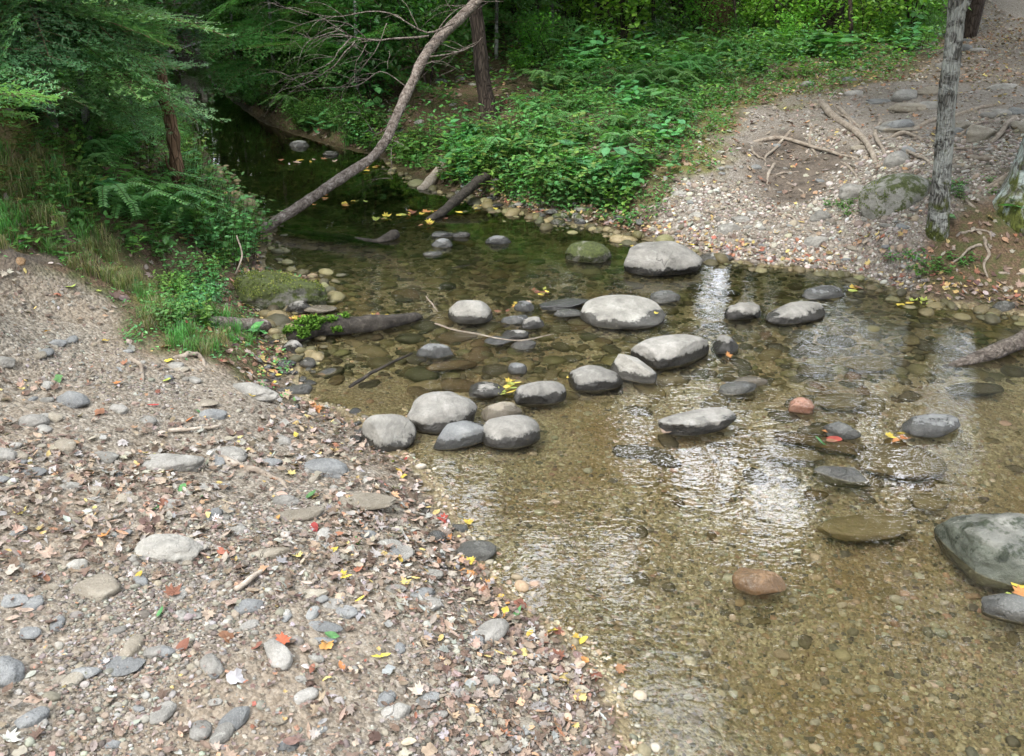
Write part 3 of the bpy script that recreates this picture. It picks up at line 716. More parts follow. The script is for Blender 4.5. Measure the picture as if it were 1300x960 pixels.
stone('sub', 1104, 468, 60, 22, 'oval submerged stone behind the tan one', depth=.6, mode='S', zc=.008, yaw=6)
stone('slate', 1238, 502, 64, 24, 'ridged grey green submerged slab in front of the floating log', depth=.45, mode='S', zc=.008, yaw=8)
stone('sub', 1175, 645, 44, 24, 'small submerged stone left of the largest boulder', depth=.7, mode='S', zc=.01)
stone('brown', 1034, 634, 30, 15, 'small flat brown stone under water above the mottled slab', depth=.7, mode='S', zc=.02)
stone('tan', 848, 751, 17, 15, 'little round tan stone left of the rusty brown rock', depth=.9, mode='S', zc=.02)
stone('dark', 605, 701, 48, 28, 'dark wet stone at the waterline of the near beach', depth=.75, zc=.2, rough=.1)
stone('slate', 556, 684, 26, 24, 'rounded greenish grey stone just up the beach from the dark wet stone', mode='L', depth=.8)
stone('dark', 582, 672, 24, 14, 'small dark stone awash beside a yellow leaf', depth=.7, zc=.1)
stone('slate', 632, 307, 32, 15, 'small grey stone alone in the calm pool', depth=.55, zc=.3, yaw=14)
stone('slate', 561, 299, 26, 11, 'flat grey stone, farthest of four in the calm pool', depth=.6, zc=.2)
stone('grey', 585, 299, 24, 10, 'light grey stone, right one of four in the calm pool', depth=.6, zc=.4, yaw=15)
stone('slate', 562, 311, 26, 14, 'round grey stone, middle of four in the calm pool', depth=.7, zc=.3)
stone('dark', 549, 323, 24, 9, 'bluish stone awash, nearest of four in the calm pool', depth=.6, zc=.05)
# far shore
stone('brown', 653, 260, 20, 18, 'round brown stone at the leafy far waterline', depth=.8, zc=.5)
stone('dark', 685, 275, 18, 12, 'small wet stone at the leafy far waterline', depth=.8, zc=.3)
stone('mossy', 711, 278, 26, 16, 'low mossy stone at the leafy far waterline', depth=.7, zc=.3)
stone('pale', 687, 258, 14, 10, 'small light stone under the far leafy plants', depth=.7, mode='L')
stone('mossy', 778, 254, 44, 28, 'pale topped mossy boulder at the foot of the leafy bank', depth=.6, mode='L', zc=.3)
stone('slate', 380, 185, 24, 13, 'grey block standing alone in the dark upstream pool', depth=.7, zc=.1, cuts=4)
stone('grey', 421, 164, 34, 22, 'light boulder at the dark upstream shore', depth=.7, zc=.5, mode='L', cuts=3)
stone('mossy', 456, 180, 24, 14, 'mossy dark stone at the upstream shore', depth=.7, zc=.4)
stone('dark', 420, 196, 20, 8, 'flat wet stone in the upstream leaf raft', depth=.7, zc=.3)
stone('grey', 491, 147, 34, 34, 'large pale rock behind the leaning dead trunk', depth=.7, mode='L', cuts=4, zc=.3)
for i, (x, y, w, h, k) in enumerate([(539,131,20,15,'mossy'),(526,128,16,12,'dark'),(550,137,16,12,'grey'),(525,142,12,10,'slate'),(529,146,14,9,'grey'),(520,156,14,9,'slate'),(534,157,16,10,'grey'),(557,122,13,9,'slate'),(571,118,22,16,'mossy'),(545,112,13,9,'grey'),(560,104,14,9,'slate'),(510,168,14,9,'dark'),(470,160,18,12,'dark'),(480,172,14,9,'grey'),(600,110,14,10,'mossy'),(575,135,12,9,'grey'),(548,150,12,8,'tan'),(444,172,13,8,'dark'),(585,100,14,8,'slate')]):
    stone(k, x, y, w, h, 'rock in the tumbled pile beyond the leaning dead trunk', depth=.75, mode='L', cuts=3, zc=.3, yaw=i*40 % 90 - 45, group='tumbled rocks beyond the leaning trunk')
# right bank
stone('mossy', 1138, 255, 92, 62, 'large slanting mossy boulder left of the slim grey tree', yaw=18, depth=.7, mode='L', cuts=4, zc=.2, rough=.1)
stone('grey', 1085, 246, 44, 26, 'grey boulder left of the large mossy boulder', depth=.7, mode='L', zc=.15, yaw=12)
stone('grey', 1042, 277, 28, 18, 'grey stone sunk in the gravel below the roots', depth=.7, mode='L', zc=.1)
stone('tan', 1162, 137, 52, 19, 'flat sandy slab, largest in the path behind the slim tree', depth=.6, mode='L', zc=.2, flat=.4)
stone('slate', 1119, 129, 36, 10, 'thin grey slab left of the flat sandy slab', depth=.6, mode='L', zc=.3, flat=.3)
stone('tan', 1140, 165, 44, 14, 'sandy slab under a crossing root', depth=.6, mode='L', zc=.1, flat=.3, yaw=-12)
stone('grey', 1141, 205, 36, 22, 'rounded light stone at the root end', depth=.7, mode='L', zc=.25)
stone('grey', 1269, 146, 24, 13, 'small grey stone beside the big trunk roots', depth=.7, mode='L', zc=.2)
stone('slate', 1214, 170, 22, 14, 'grey stone right of the slim tree', depth=.7, mode='L', zc=.2)
stone('tan', 1247, 172, 50, 22, 'long sandy stone sloping between tree roots', depth=.4, mode='L', zc=.1, yaw=30)
stone('tan', 1222, 163, 34, 14, 'shorter sandy stone sloping between tree roots', depth=.4, mode='L', zc=.1, yaw=35)
stone('tan', 1178, 118, 34, 13, 'worn stone in the path behind the slim tree', depth=.6, mode='L', zc=.1)
stone('pale', 1218, 244, 24, 15, 'pale stone right of the slim tree base', depth=.7, mode='L', zc=.2)
stone('grey', 1025, 108, 18, 9, 'stone at the mossy edge above the roots', depth=.6, mode='L', zc=.2, yaw=20)
stone('grey', 1084, 120, 24, 10, 'flat stone at the upper end of the roots', depth=.6, mode='L', zc=.2)
stone('slate', 1078, 102, 18, 8, 'small stone at the upper edge of the gravel', depth=.6, mode='L', zc=.2)
stone('grey', 1241, 65, 24, 7, 'flat stone in the leafy path', depth=.7, mode='L', zc=.1)
stone('grey', 1275, 112, 36, 10, 'sandy stone in the upper path near the big trunk', depth=.7, mode='L', zc=.1)
stone('pale', 862, 248, 20, 18, 'pale upright stone at the edge of the ground plants', depth=.7, mode='L', zc=.3)
stone('pale', 884, 276, 20, 13, 'whitish stone in the gravel near the waterline', depth=.7, mode='L', zc=.25)
stone('grey', 940, 280, 26, 11, 'light stone in the middle of the far gravel', depth=.6, mode='L', zc=.2, yaw=-10)
stone('grey', 925, 292, 28, 16, 'grey stone close to the far waterline', depth=.7, mode='L', zc=.2)
stone('slate', 960, 213, 14, 8, 'dark stone under the arching root', depth=.7, mode='L', zc=.2)
stone('grey', 1037, 308, 30, 16, 'grey stone partly buried at the far waterline', depth=.7, mode='L', zc=.1)
stone('dark', 1275, 391, 28, 22, 'blue grey stone at the foot of the undercut right bank', depth=.6, zc=.35, yaw=18)
stone('brown', 1187, 376, 18, 12, 'brown stone at the undercut bank waterline', depth=.6, zc=.4)
stone('slate', 1060, 338, 36, 10, 'thin wet slab along the far waterline', depth=.4, zc=.2, flat=.3)
stone('slate', 1018, 336, 22, 8, 'low wet stone along the far waterline', depth=.5, zc=.2)
# left bank
stone('vmossy', 334, 373, 144, 48, 'long wedge boulder thick with moss jutting into the creek', yaw=-10, depth=.55, zc=.9, cuts=5, rough=.2)
stone('grey', 381, 392, 30, 18, 'grey stone in the gap behind the mossy log', depth=.7, zc=.4)
stone('tan', 407, 393, 38, 11, 'flat tan stone behind the mossy log', depth=.5, zc=.6, yaw=5)
stone('grey', 372, 442, 26, 22, 'grey stone at the left waterline below the mossy log', depth=.8, mode='L', zc=.3, yaw=-30)
stone('slate', 364, 463, 24, 12, 'flat stone among leaves at the left waterline', depth=.6, mode='L', zc=.3, yaw=20)
stone('pale', 391, 462, 21, 14, 'rounded pale stone standing in shallow water at the left shore', depth=.8, zc=.5)
stone('dark', 374, 496, 42, 17, 'dark wedge stone lying half in the water at the left shore', depth=.4, zc=.4, yaw=10)
stone('grey', 320, 498, 66, 22, 'lichened slab propped on leaves above the left waterline', depth=.5, mode='L', zc=.3, yaw=-6, cuts=3)
stone('brown', 20, 334, 20, 14, 'small tan stone stuck in the cut earth bank', depth=.8, mode='L', zc=.1)
GB = 'stones set in the near gravel beach'
for x, y, w, h, k, yaw, lab, kw in [
 (212,591,80,34,'grey',14,'long humped grey stone near the middle of the leaf strewn beach',{}),
 (289,578,52,19,'grey',-8,'low grey stone beside the upper end of the diagonal root',{}),
 (411,597,62,30,'slate',-14,'dark grey sloping stone between the pale boulder and the leaf litter',{'cuts':2}),
 (440,637,120,22,'tan',2,'long flat sandy slab with a green leaf at its end',{'depth':.3,'flat':.3}),
 (376,655,58,26,'tan',22,'flat tilted stone just below the long sandy slab',{'depth':.45,'flat':.4}),
 (362,637,34,17,'grey',0,'small stone touching the long sandy slab',{}),
 (212,700,80,38,'pale',-5,'largest pale humped stone of the lower beach',{'zc':.25}),
 (126,748,54,42,'tan',20,'flat angular pale slab with a broken corner',{'cuts':4,'flat':.3,'depth':.8}),
 (619,808,44,40,'grey',48,'oblong grey stone standing in leaves by the near waterline',{'depth':.5}),
 (351,831,40,36,'grey',-48,'oblong grey stone below a red leaf',{'depth':.55}),
 (140,845,74,20,'slate',4,'flat greenish slab low on the beach',{'depth':.45,'flat':.3}),
 (42,537,36,26,'grey',10,'angular grey stone at the left end of the litter',{'cuts':3}),
 (92,511,40,24,'slate',-25,'sloping stone with a leaf on it near the worn gravel',{'cuts':2}),
 (80,570,38,20,'tan',-15,'tan stone beside a white leaf',{}),
 (135,583,32,19,'grey',-8,'rounded stone between two leaf drifts',{}),
 (40,600,34,13,'slate',3,'thin slate piece at the left edge of the litter',{}),
 (90,619,24,16,'grey',10,'little peaked stone in the litter',{'cuts':2}),
 (6,854,44,40,'slate',-40,'dark stone cut off by the left edge of the view',{}),
 (12,763,36,12,'slate',2,'flat split stone at the left edge of the view',{}),
 (178,738,20,16,'slate',-40,'thin upright chip beside a yellow leaf',{}),
 (345,662,18,20,'grey',-30,'small stone above a curled yellow leaf',{}),
 (342,705,46,18,'tan',18,'long worn stone pointing to the small upright stone',{'depth':.4}),
 (24,720,14,12,'pale',0,'white pebble beside the animal burrow',{}),
 (98,718,22,14,'pale',20,'white chip right of the animal burrow',{'cuts':2}),
 (500,748,28,11,'grey',-5,'small oval stone on grey sand',{}),
 (420,767,34,11,'grey',8,'small flat stone in the sunny patch',{}),
 (395,755,40,16,'tan',10,'tan stone in the sunny patch',{}),
 (408,796,46,14,'slate',-10,'thin dark slab among gravel in the lower beach',{'depth':.4}),
 (410,815,32,10,'slate',0,'second thin slab just below the dark one',{'depth':.4}),
 (492,704,64,24,'grey',5,'half buried pale patch of rock in grey sand',{'flat':.2,'zc':-.2}),
 (270,847,30,30,'grey',-50,'small upright stone near the lower edge',{}),
 (620,866,30,18,'pale',0,'light stone near the leafy waterline corner',{}),
 (240,780,34,9,'grey',-3,'flat grey chip in the middle gravel',{}),
 (90,668,10,8,'grey',0,'grey pebble by the lower leaf drift',{}),
 (262,618,30,10,'grey',4,'thin stone in the leaf drift below the humped stone',{}),
 (150,520,26,12,'grey',-20,'grey stone showing through leaves',{}),
 (270,527,34,16,'slate',10,'dark hump of stone above an orange leaf',{}),
 (255,512,44,9,'tan',4,'flat tan strip of stone in the leaves',{'depth':.4}),
 (20,582,30,14,'tan',0,'sandy stone at the left edge of the litter',{}),
 (1,580,34,22,'grey',0,'grey lump at the left rim of the beach',{}),
 (5,461,26,16,'grey',0,'grey stone near the foot of the cut bank',{}),
 (70,436,26,9,'slate',0,'low stone in the worn pale gravel',{}),
 (213,640,36,10,'grey',0,'low stone in the thick of the leaves',{}),
 (158,635,32,14,'tan',0,'half covered tan stone in the leaves',{}),
 (560,720,16,12,'slate',0,'small grey stone just inland of the dark wet stone',{}),
]:
    kw = dict(kw); kw.setdefault('depth', .6)
    stone(k, x, y, w, h, lab, yaw=yaw, mode='L', group=GB, **kw)

# smaller cobbles, too alike to be told apart
def cobbles(n, region, kinds, rng_w, label, group, mode='L', rr=None, zc=None, name='cobble', cat='cobble'):
    protos = []
    for i in range(8):
        V, F = rock_mesh(3, 400 + i, (1, .55 + .05 * (i % 5), .3 + .04 * (i % 4)), 2.3, .13, i % 4)
        protos.append((V, F))
    mes = {}
    k = 0; tries = 0
    while k < n and tries < n * 60:
        tries += 1
        x = random.uniform(region[0], region[2]); y = random.uniform(region[1], region[3])
        g = on_ground(x, y)
        if not rr(g): continue
        kd = random.choice(kinds); i = random.randrange(8)
        if (kd, i) not in mes: mes[kd, i] = mesh_from(name, protos[i][0], protos[i][1], None, True, [M[kd]])
        s = random.uniform(*rng_w)
        z = g[2] + s * .05
        o = link(name, mes[kd, i], None, (g[0], g[1], z), (random.uniform(-.15, .15), random.uniform(-.15, .15), random.uniform(0, 6.28)), s)
        tag(o, label, cat, group); k += 1
isbeach = lambda g: samp(M_beach, g[0], g[1]) > .6 and samp(SD, g[0], g[1]) > .05
isgrav = lambda g: samp(M_gravr, g[0], g[1]) > .6 and samp(SD, g[0], g[1]) > .03
isbed = lambda g: samp(SD, g[0], g[1]) < -.12
cobbles(110, (0, 400, 760, 958), ['grey', 'grey', 'tan', 'slate', 'slate'], (.018, .05), 'fist sized or smaller cobble scattered on the near gravel beach', 'small cobbles on the near beach', rr=isbeach)
cobbles(70, (800, 140, 1180, 335), ['grey', 'grey', 'grey', 'tan', 'slate', 'slate'], (.02, .055), 'pale rounded cobble on the far eroded gravel bank', 'cobbles on the far gravel bank', rr=isgrav)
cobbles(75, (780, 440, 1300, 870), ['sub', 'sub', 'tan', 'tan', 'sub', 'brown'], (.018, .055), 'small stone lying on the stream bed in the near riffle', 'submerged stones in the near riffle', rr=isbed, name='submerged_stone', cat='submerged stone')
cobbles(34, (930, 440, 1200, 660), ['brown', 'brown', 'tan', 'sub', 'dark', 'red'], (.035, .09), 'brown stone on the stream bed around the blue black stone', 'brown stones under the right hand riffle', rr=isbed, name='submerged_stone', cat='submerged stone')
cobbles(22, (760, 440, 1200, 640), ['brown', 'sub', 'slate', 'tan'], (.07, .14), 'broad stone under water beyond the rusty brown rock', 'broad stones under the right hand riffle', rr=isbed, name='submerged_stone', cat='submerged stone')
cobbles(60, (380, 300, 800, 520), ['sub', 'sub', 'brown', 'slate'], (.06, .15), 'flat stone on the stream bed of the calm pool', 'submerged stones in the calm pool', rr=isbed, name='submerged_stone', cat='submerged stone')
cobbles(34, (880, 340, 1300, 480), ['sub', 'sub', 'tan', 'slate'], (.04, .11), 'flat stone on the stream bed below the far gravel bank', 'submerged stones off the far bank', rr=isbed, name='submerged_stone', cat='submerged stone')
cobbles(16, (1090, 30, 1300, 200), ['grey', 'tan', 'slate'], (.09, .22), 'flat worn rock embedded in the upper dirt path', 'flat rocks in the upper path', rr=lambda g: samp(M_gravr, g[0], g[1]) > .5, name='flat_rock', cat='rock')
cobbles(40, (560, 225, 830, 292), ['dark', 'slate', 'grey', 'mossy'], (.03, .08), 'wet stone along the foot of the leafy far bank', 'wet stones along the leafy far bank', rr=lambda g: -.15 < samp(SD, g[0], g[1]) < .2)
cobbles(26, (300, 430, 480, 560), ['slate', 'grey', 'dark'], (.02, .045), 'small stone along the leaf strewn left waterline', 'small stones along the left waterline', rr=lambda g: -.12 < samp(SD, g[0], g[1]) < .15)

# ---------------------------------------------------------------- gravel and pebbles (nobody could count them)
def jit_ico(n, sub, box, zsq):
    out = []
    for i in range(n):
        V, F = ICO[sub]; r = np.random.default_rng(100 + i)
        v = V * (1 + r.uniform(-.3, .25, len(V)))[:, None] if sub == 1 else V * (1 + .2 * fbm(V * 1.3 + i * 5, i, 2))[:, None]
        out.append((v * np.array([1, r.uniform(.55, .95), r.uniform(*zsq)]), F))
    return out
CHIP = jit_ico(10, 1, 2, (.3, .6)); PEB = jit_ico(8, 2, 2, (.4, .7))

def rand_land(n, box, M_, thr, near=None):
    xs, ys = [], []; got = 0
    while got < n:
        x = RNG.uniform(box[0], box[2], n); y = RNG.uniform(box[1], box[3], n)
        p = samp(M_, x, y)
        if near: p = p * np.clip((near / np.maximum(np.hypot(x, y), .5)) ** 2, 0, 1)
        k = RNG.uniform(thr, 1, n) < p
        xs.append(x[k]); ys.append(y[k]); got += k.sum()
        if got == 0 and len(xs) > 50: break
    return np.concatenate(xs)[:n], np.concatenate(ys)[:n]

def palette(n, cols, jitter=.15, w=None):
    c = np.array(cols)[RNG.choice(len(cols), n, p=None if w is None else np.array(w) / sum(w))]
    return np.clip(c * RNG.normal(1, jitter, (n, 1)) * RNG.normal(1, .04, (n, 3)), .005, .9)

GP = [(.23,.208,.176),(.19,.17,.145),(.28,.262,.232),(.145,.13,.108),(.23,.192,.145),(.31,.295,.265),(.11,.098,.083),(.22,.186,.146),(.205,.185,.157)]
def gravel(name, box, Mk, n_chip, n_peb, s_chip, s_peb, label, pal=GP, near=None, mat='gravel', lift=.25):
    parts = []; C = []
    for n, T, s in ((n_chip, CHIP, s_chip), (n_peb, PEB, s_peb)):
        if not n: continue
        x, y = rand_land(n, box, Mk, .15, near)
        sc = RNG.lognormal(math.log(s), .4, len(x)); sc = np.clip(sc, s*.4, s*3.2)
        pos = np.stack([x, y, H(x, y) + sc * lift * .5], -1)
        v, f, c = scatter(T, pos, align(x, y, RNG.uniform(0, 6.28, len(x)), .25), sc, palette(len(x), pal, .12))
        parts.append((v, f)); C.append(c)
    V, F = join(parts)
    me = mesh_from(name, V, F, np.concatenate(C), True, [M[mat]])
    return setting(link(name, me), 'stuff', label, 'gravel')
land_beach = M_beach * (SD > 0) ; land_grav = M_gravr * (SD > -.05) * (1 - .75 * M_path) * (1 - .9 * M_hol) * (.12 + .88 * smooth(fbm(xyz(XX, YY, 1.6), 91, 3) - .9 * smooth(YY, 8.0, 9.6), -.75, .05))
gravel('gravel', (-4.6, 1.2, 1.2, 6.4), land_beach * (1 - .6 * M_wet) * (.2 + .8 * smooth(fbm(xyz(XX, YY, 1.9), 191, 4), -.25, .15)), 46000, 5000, .0056, .0085, 'loose pale gravel covering the near beach', near=3.0)
gravel('gravel', (.6, 6.2, 6.5, 13), land_grav, 18000, 4200, .009, .0145, 'loose pale gravel covering the far eroded bank',
       pal=[(.28,.255,.22),(.23,.20,.165),(.34,.315,.28),(.18,.155,.13),(.42,.40,.36),(.27,.22,.17),(.14,.12,.10)])
BEDC = [(.33,.285,.19),(.27,.23,.15),(.42,.375,.27),(.20,.17,.11),(.31,.235,.15),(.30,.29,.22),(.14,.13,.10),(.40,.37,.29)]
bedm = (SD < -.03).astype(float)
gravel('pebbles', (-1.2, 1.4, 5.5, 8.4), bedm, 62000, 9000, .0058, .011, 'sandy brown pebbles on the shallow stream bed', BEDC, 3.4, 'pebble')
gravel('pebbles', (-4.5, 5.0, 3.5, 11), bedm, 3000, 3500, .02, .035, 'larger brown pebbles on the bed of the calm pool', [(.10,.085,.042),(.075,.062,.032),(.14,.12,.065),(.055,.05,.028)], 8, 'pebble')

# ---------------------------------------------------------------- fallen leaves
def leaf_t(outline, curl, cup=0.0, droop=0.0):
    o = np.array(outline, float); n = len(o)
    mid = np.array([[0, 0.0], [.0, .33], [.0, .66]])
    V = np.vstack([o, [[0, .45]]]); z = curl * V[:, 0] ** 2 + cup * (V[:, 1] - .4) ** 2 + droop * np.sin(V[:, 1] * 5 + V[:, 0] * 4)
    V = np.c_[V[:, 0], V[:, 1] - .45, z]
    F = np.array([[n, i, (i + 1) % n] for i in range(n)])
    return V, F
OVAL = [(0,0),(.16,.12),(.25,.32),(.25,.52),(.16,.76),(0,1),(-.16,.78),(-.25,.54),(-.24,.3),(-.15,.12)]
SLIM = [(0,0),(.08,.12),(.13,.35),(.12,.6),(.06,.85),(0,1),(-.06,.85),(-.12,.6),(-.13,.35),(-.08,.12)]
MAPLE = [(0,0),(.10,.10),(.34,.02),(.28,.20),(.52,.36),(.32,.42),(.36,.62),(.18,.58),(.12,.72),(0,1),(-.12,.72),(-.18,.58),(-.38,.64),(-.32,.42),(-.52,.34),(-.28,.2),(-.32,.0),(-.10,.1)]
TULIP = [(0,0),(.3,.05),(.36,.3),(.28,.42),(.42,.6),(.3,.86),(.1,.78),(0,.84),(-.12,.78),(-.28,.88),(-.4,.62),(-.28,.44),(-.36,.3),(-.28,.06)]
LT = [leaf_t(OVAL, 1.2, .3), leaf_t(OVAL, -.9, -.3), leaf_t(SLIM, 3, .4), leaf_t(MAPLE, .7, .3, .04), leaf_t(MAPLE, -.6, -.3, .05), leaf_t(TULIP, .6, -.25, .04), leaf_t(OVAL, 2.2, .9, .05), leaf_t(MAPLE, 1.3, .8, .06), leaf_t(SLIM, -2.5, -1.2, .06)]
LP = [(.31,.235,.18),(.19,.14,.108),(.31,.27,.225),(.30,.285,.275),(.39,.365,.335),(.12,.085,.065),(.38,.24,.15),(.46,.37,.15),(.30,.14,.085),(.24,.205,.175)]
LW = [18,19,13,9,6,20,3,2,1,17]

drift = 0.12 + .88 * smooth(fbm(xyz(XX, YY, 2.1), 55, 4), -.22, .25)
PX, PY = proj(XX, np.maximum(YY, .6), ZZ)
vis = (YY > .9)
bare1 = np.exp(-(((PX-200)/170)**2 + ((PY-460)/50)**2)) + np.exp(-(((PX-150)/260)**2 + ((PY-820)/110)**2)) * .95 + .55 * smooth(PY, 690, 800) * smooth(-PX, -520, -300)
litter_beach = M_beach * (SD > -.02) * np.clip(drift * (1 - .9 * np.clip(bare1, 0, 1)), .05, 1)
edge_l = np.exp(-((SD - .06) / .09) ** 2) * (SD > -.03)
def litter(name, box, Mk, n, smin, smax, label, pal=LP, w=LW, near=None, tilt=.35, lift=.006):
    x, y = rand_land(n, box, Mk, .02, near)
    sc = RNG.uniform(smin, smax, len(x)) * RNG.uniform(.7, 1.15, len(x))
    pos = np.stack([x, y, H(x, y) + lift + RNG.uniform(0, .012, len(x))], -1)
    V, F, C = scatter(LT, pos, align(x, y, RNG.uniform(0, 6.28, len(x)), tilt), sc, palette(len(x), pal, .18, w))
    me = mesh_from(name, V, F, C, False, [M['dleaf']])
    return setting(link(name, me), 'stuff', label, 'leaf litter')
litter('leaf_litter', (-4.6, 1.0, 1.0, 6.5), np.clip(litter_beach + .5 * edge_l * M_beach, 0, 1), 10000, .018, .050, 'dry brown and grey leaf litter spread over the near beach', near=3.2)
litter('leaf_litter', (-3, 1.6, .7, 4.6), M_beach * (SD > -.02), 6000, .01, .022, 'crumbled leaf fragments on the near beach', near=2.4)
rl = np.clip(M_path * .9 + M_moss * .55 + M_gravr * .35 * (SD > .05), 0, 1)
litter('leaf_litter', (.5, 6.0, 9, 22), rl, 9500, .025, .07, 'brown leaf litter over the path and the far gravel', w=[18,16,12,4,5,14,9,8,5,10])
fl = (1 - M_beach) * (1 - M_gravr) * (SD > .04) * (.35 + .65 * drift)
litter('leaf_litter', (-7, 3.5, 9, 20), fl, 14000, .03, .08, 'brown leaf litter under the plants of both banks', w=[20,18,8,3,3,22,5,3,3,10])
ug = np.clip(np.exp(-((SD - .1) / .2) ** 2) * (1 - M_beach), 0, 1) * (SD > 0)
litter('leaf_litter', (-3, 4.5, 5, 9.5), ug, 2500, .03, .06, 'yellow and brown leaves caught along the creek margins', w=[14,10,10,4,4,10,10,18,8,6])

# leaves that stand out: each its own thing
LC = {'yellow': (.56,.43,.08), 'orange': (.46,.22,.08), 'red': (.36,.08,.055), 'green': (.10,.24,.09), 'pale grey': (.40,.385,.40), 'rusty brown': (.25,.12,.075), 'pinkish': (.38,.29,.235), 'lime green': (.36,.42,.10)}
LMESH = {}
def fallen(px, py, col, s, where, grp, ti=None, z=None, yaw=None, tilt=.25):
    if z is None: g = on_ground(px, py); zz = g[2] + .012
    else: g = P(px, py, z); zz = z
    ti = random.randrange(len(LT)) if ti is None else ti
    if (ti, col) not in LMESH:
        V, F = LT[ti]; c = np.array(LC[col]); cc = np.tile(c, (len(V), 1)); cc[-1] *= .85
        cc = cc * RNG.uniform(.6, 1.15, (len(cc), 1)); LMESH[ti, col] = mesh_from('fallen_leaf', V, F, cc, False, [M['dleaf']])
    o = link('fallen_leaf', LMESH[ti, col], None, (g[0], g[1], zz), (random.gauss(0, tilt), random.gauss(0, tilt), random.uniform(0, 6.28) if yaw is None else yaw), s)
    tag(o, '%s fallen leaf %s' % (col, where), 'leaf', grp)
B1 = ('on the near gravel beach', 'coloured leaves on the near beach')
for px, py, c, s, lab in [(395,632,'green',.075,'lying on the end of the long sandy slab'),(351,665,'orange',.085,'beside the flat tilted stone'),(240,536,'orange',.08,'above the long humped stone'),(196,520,'red',.07,'in the upper leaf drift'),(92,370,'lime green',.085,'below the cut earth bank, nearer the left edge'),(126,374,'lime green',.075,'below the cut earth bank, farther right'),(75,486,'green',.065,'on the worn pale gravel'),(134,436,'yellow',.05,'on the worn pale gravel'),(60,424,'orange',.05,'on the worn pale gravel'),(216,461,'yellow',.07,'by the grassy edge of the beach'),(213,486,'lime green',.06,'by the grassy edge of the beach'),(178,734,'yellow',.065,'beside the thin upright chip'),(135,687,'orange',.07,'left of the largest pale humped stone'),(358,819,'red',.075,'on the oblong grey stone'),(485,840,'yellow',.085,'low in the middle of the beach'),(434,850,'orange',.05,'near the lower edge of the beach'),(595,670,'yellow',.065,'at the waterline above the dark wet stone'),(562,664,'red',.07,'at the waterline above the dark wet stone'),(423,704,'yellow',.055,'on the sunny sand'),(467,734,'pinkish',.05,'in the sunny patch'),(467,754,'pale grey',.09,'spread flat in the sunny patch'),(456,786,'pale grey',.085,'below the sunny patch'),(399,673,'red',.08,'curled below the flat tilted stone'),(452,692,'green',.05,'on grey sand'),(440,637,'lime green',.05,'on the long sandy slab'),(260,632,'green',.05,'in the middle leaf drift'),(198,647,'green',.05,'left in the middle leaf drift'),(222,758,'rusty brown',.08,'curled near the middle gravel'),(320,505,'yellow',.05,'under the lichened slab'),(515,588,'red',.06,'bright at the waterline below the pale boulder'),(500,590,'lime green',.05,'beside the bright red one'),(506,602,'yellow',.05,'at the waterline below the pale boulder'),(513,609,'yellow',.045,'just under water below the pale boulder')]:
    fallen(px, py, c, s * .8, lab, B1[1])
for i in range(60):
    px, py = random.uniform(0, 640), random.uniform(480, 870)
    g = on_ground(px, py)
    if samp(M_beach, g[0], g[1]) < .6: continue
    c = random.choice(['yellow','orange','pale grey','pinkish','pinkish','pinkish','rusty brown','rusty brown','rusty brown','rusty brown','green'])
    fallen(px, py, c, random.uniform(.03, .062), B1[0], '%s leaves on the near beach' % c, tilt=.3)
for x0, y0, x1, y1, n in [(585,690,612,752,10),(606,742,650,785,8),(655,783,700,822,6),(715,822,760,868,9),(440,540,400,520,9),(360,440,345,500,9)]:
    for i in range(n):
        u = random.random(); px, py = x0 + (x1-x0)*u + random.gauss(0, 9), y0 + (y1-y0)*u + random.gauss(0, 7)
        c = random.choice(['yellow','orange','orange','rusty brown','rusty brown','pinkish'])
        fallen(px, py, c, random.uniform(.025, .055), 'in the wet drift along the near waterline', '%s leaves along the near waterline' % c, tilt=.35)
for px, py, c, s, lab in [(738,812,'yellow',.06,'just off the beach corner'),(655,780,'green',.075,'at the beach corner'),(1060,556,'red',.08,'against the blue black stone'),(1040,560,'green',.08,'below the red leaf by the blue black stone'),(1050,548,'orange',.07,'against the blue black stone'),(1055,560,'rusty brown',.06,'against the blue black stone'),(1130,554,'yellow',.06,'against the angular bluish stone, outermost'),(1142,552,'yellow',.06,'against the angular bluish stone'),(1148,558,'orange',.06,'against the angular bluish stone'),(1137,560,'orange',.05,'below those by the angular bluish stone'),(1294,742,'yellow',.065,'tucked under the largest boulder'),(1298,752,'orange',.07,'between the largest boulder and the black wet stone'),(1284,756,'lime green',.06,'between the largest boulder and the black wet stone'),(1290,768,'yellow',.05,'on the black wet stone'),(845,549,'pinkish',.06,'on the near end of the flat slate slab'),(925,452,'orange',.05,'on the purplish round stone'),(936,437,'yellow',.035,'behind the purplish round stone'),(722,479,'yellow',.05,'behind the wet grey stone'),(730,474,'yellow',.04,'behind the wet grey stone'),(833,397,'yellow',.04,'on the right rim of the broad pale dome')]:
    fallen(px, py, c, s, 'on the water ' + lab if 'stone' not in lab[:3] else lab, 'leaves lodged on and around the creek stones', z=.012 if py not in (397,) else .06)
RAFT = [((345,500),(520,535),0,0),]
def raft(x0, y0, x1, y1, n, where, cols, wob=4, s=(.05,.09)):
    for i in range(n):
        u = random.random()
        px, py = x0 + (x1-x0)*u + random.gauss(0, wob*1.6), y0 + (y1-y0)*u + random.gauss(0, wob*.5)
        g = P(px, py, .006)
        if samp(SD, g[0], g[1]) > .05: z = None
        else: z = .006 + random.random() * .006
        c = random.choice(cols)
        fallen(px, py, c, random.uniform(*s), where, '%s leaves %s' % (c, where), z=z, tilt=.1)
YY_ = ['yellow','yellow','orange','lime green','rusty brown']
raft(385,260,415,250,8,'in the raft beside the leaning dead trunk', YY_)
raft(430,262,460,252,5,'in the raft beside the leaning dead trunk', YY_)
raft(480,278,560,264,14,'in the raft along the slanting dark log', YY_, 3, (.06,.1))
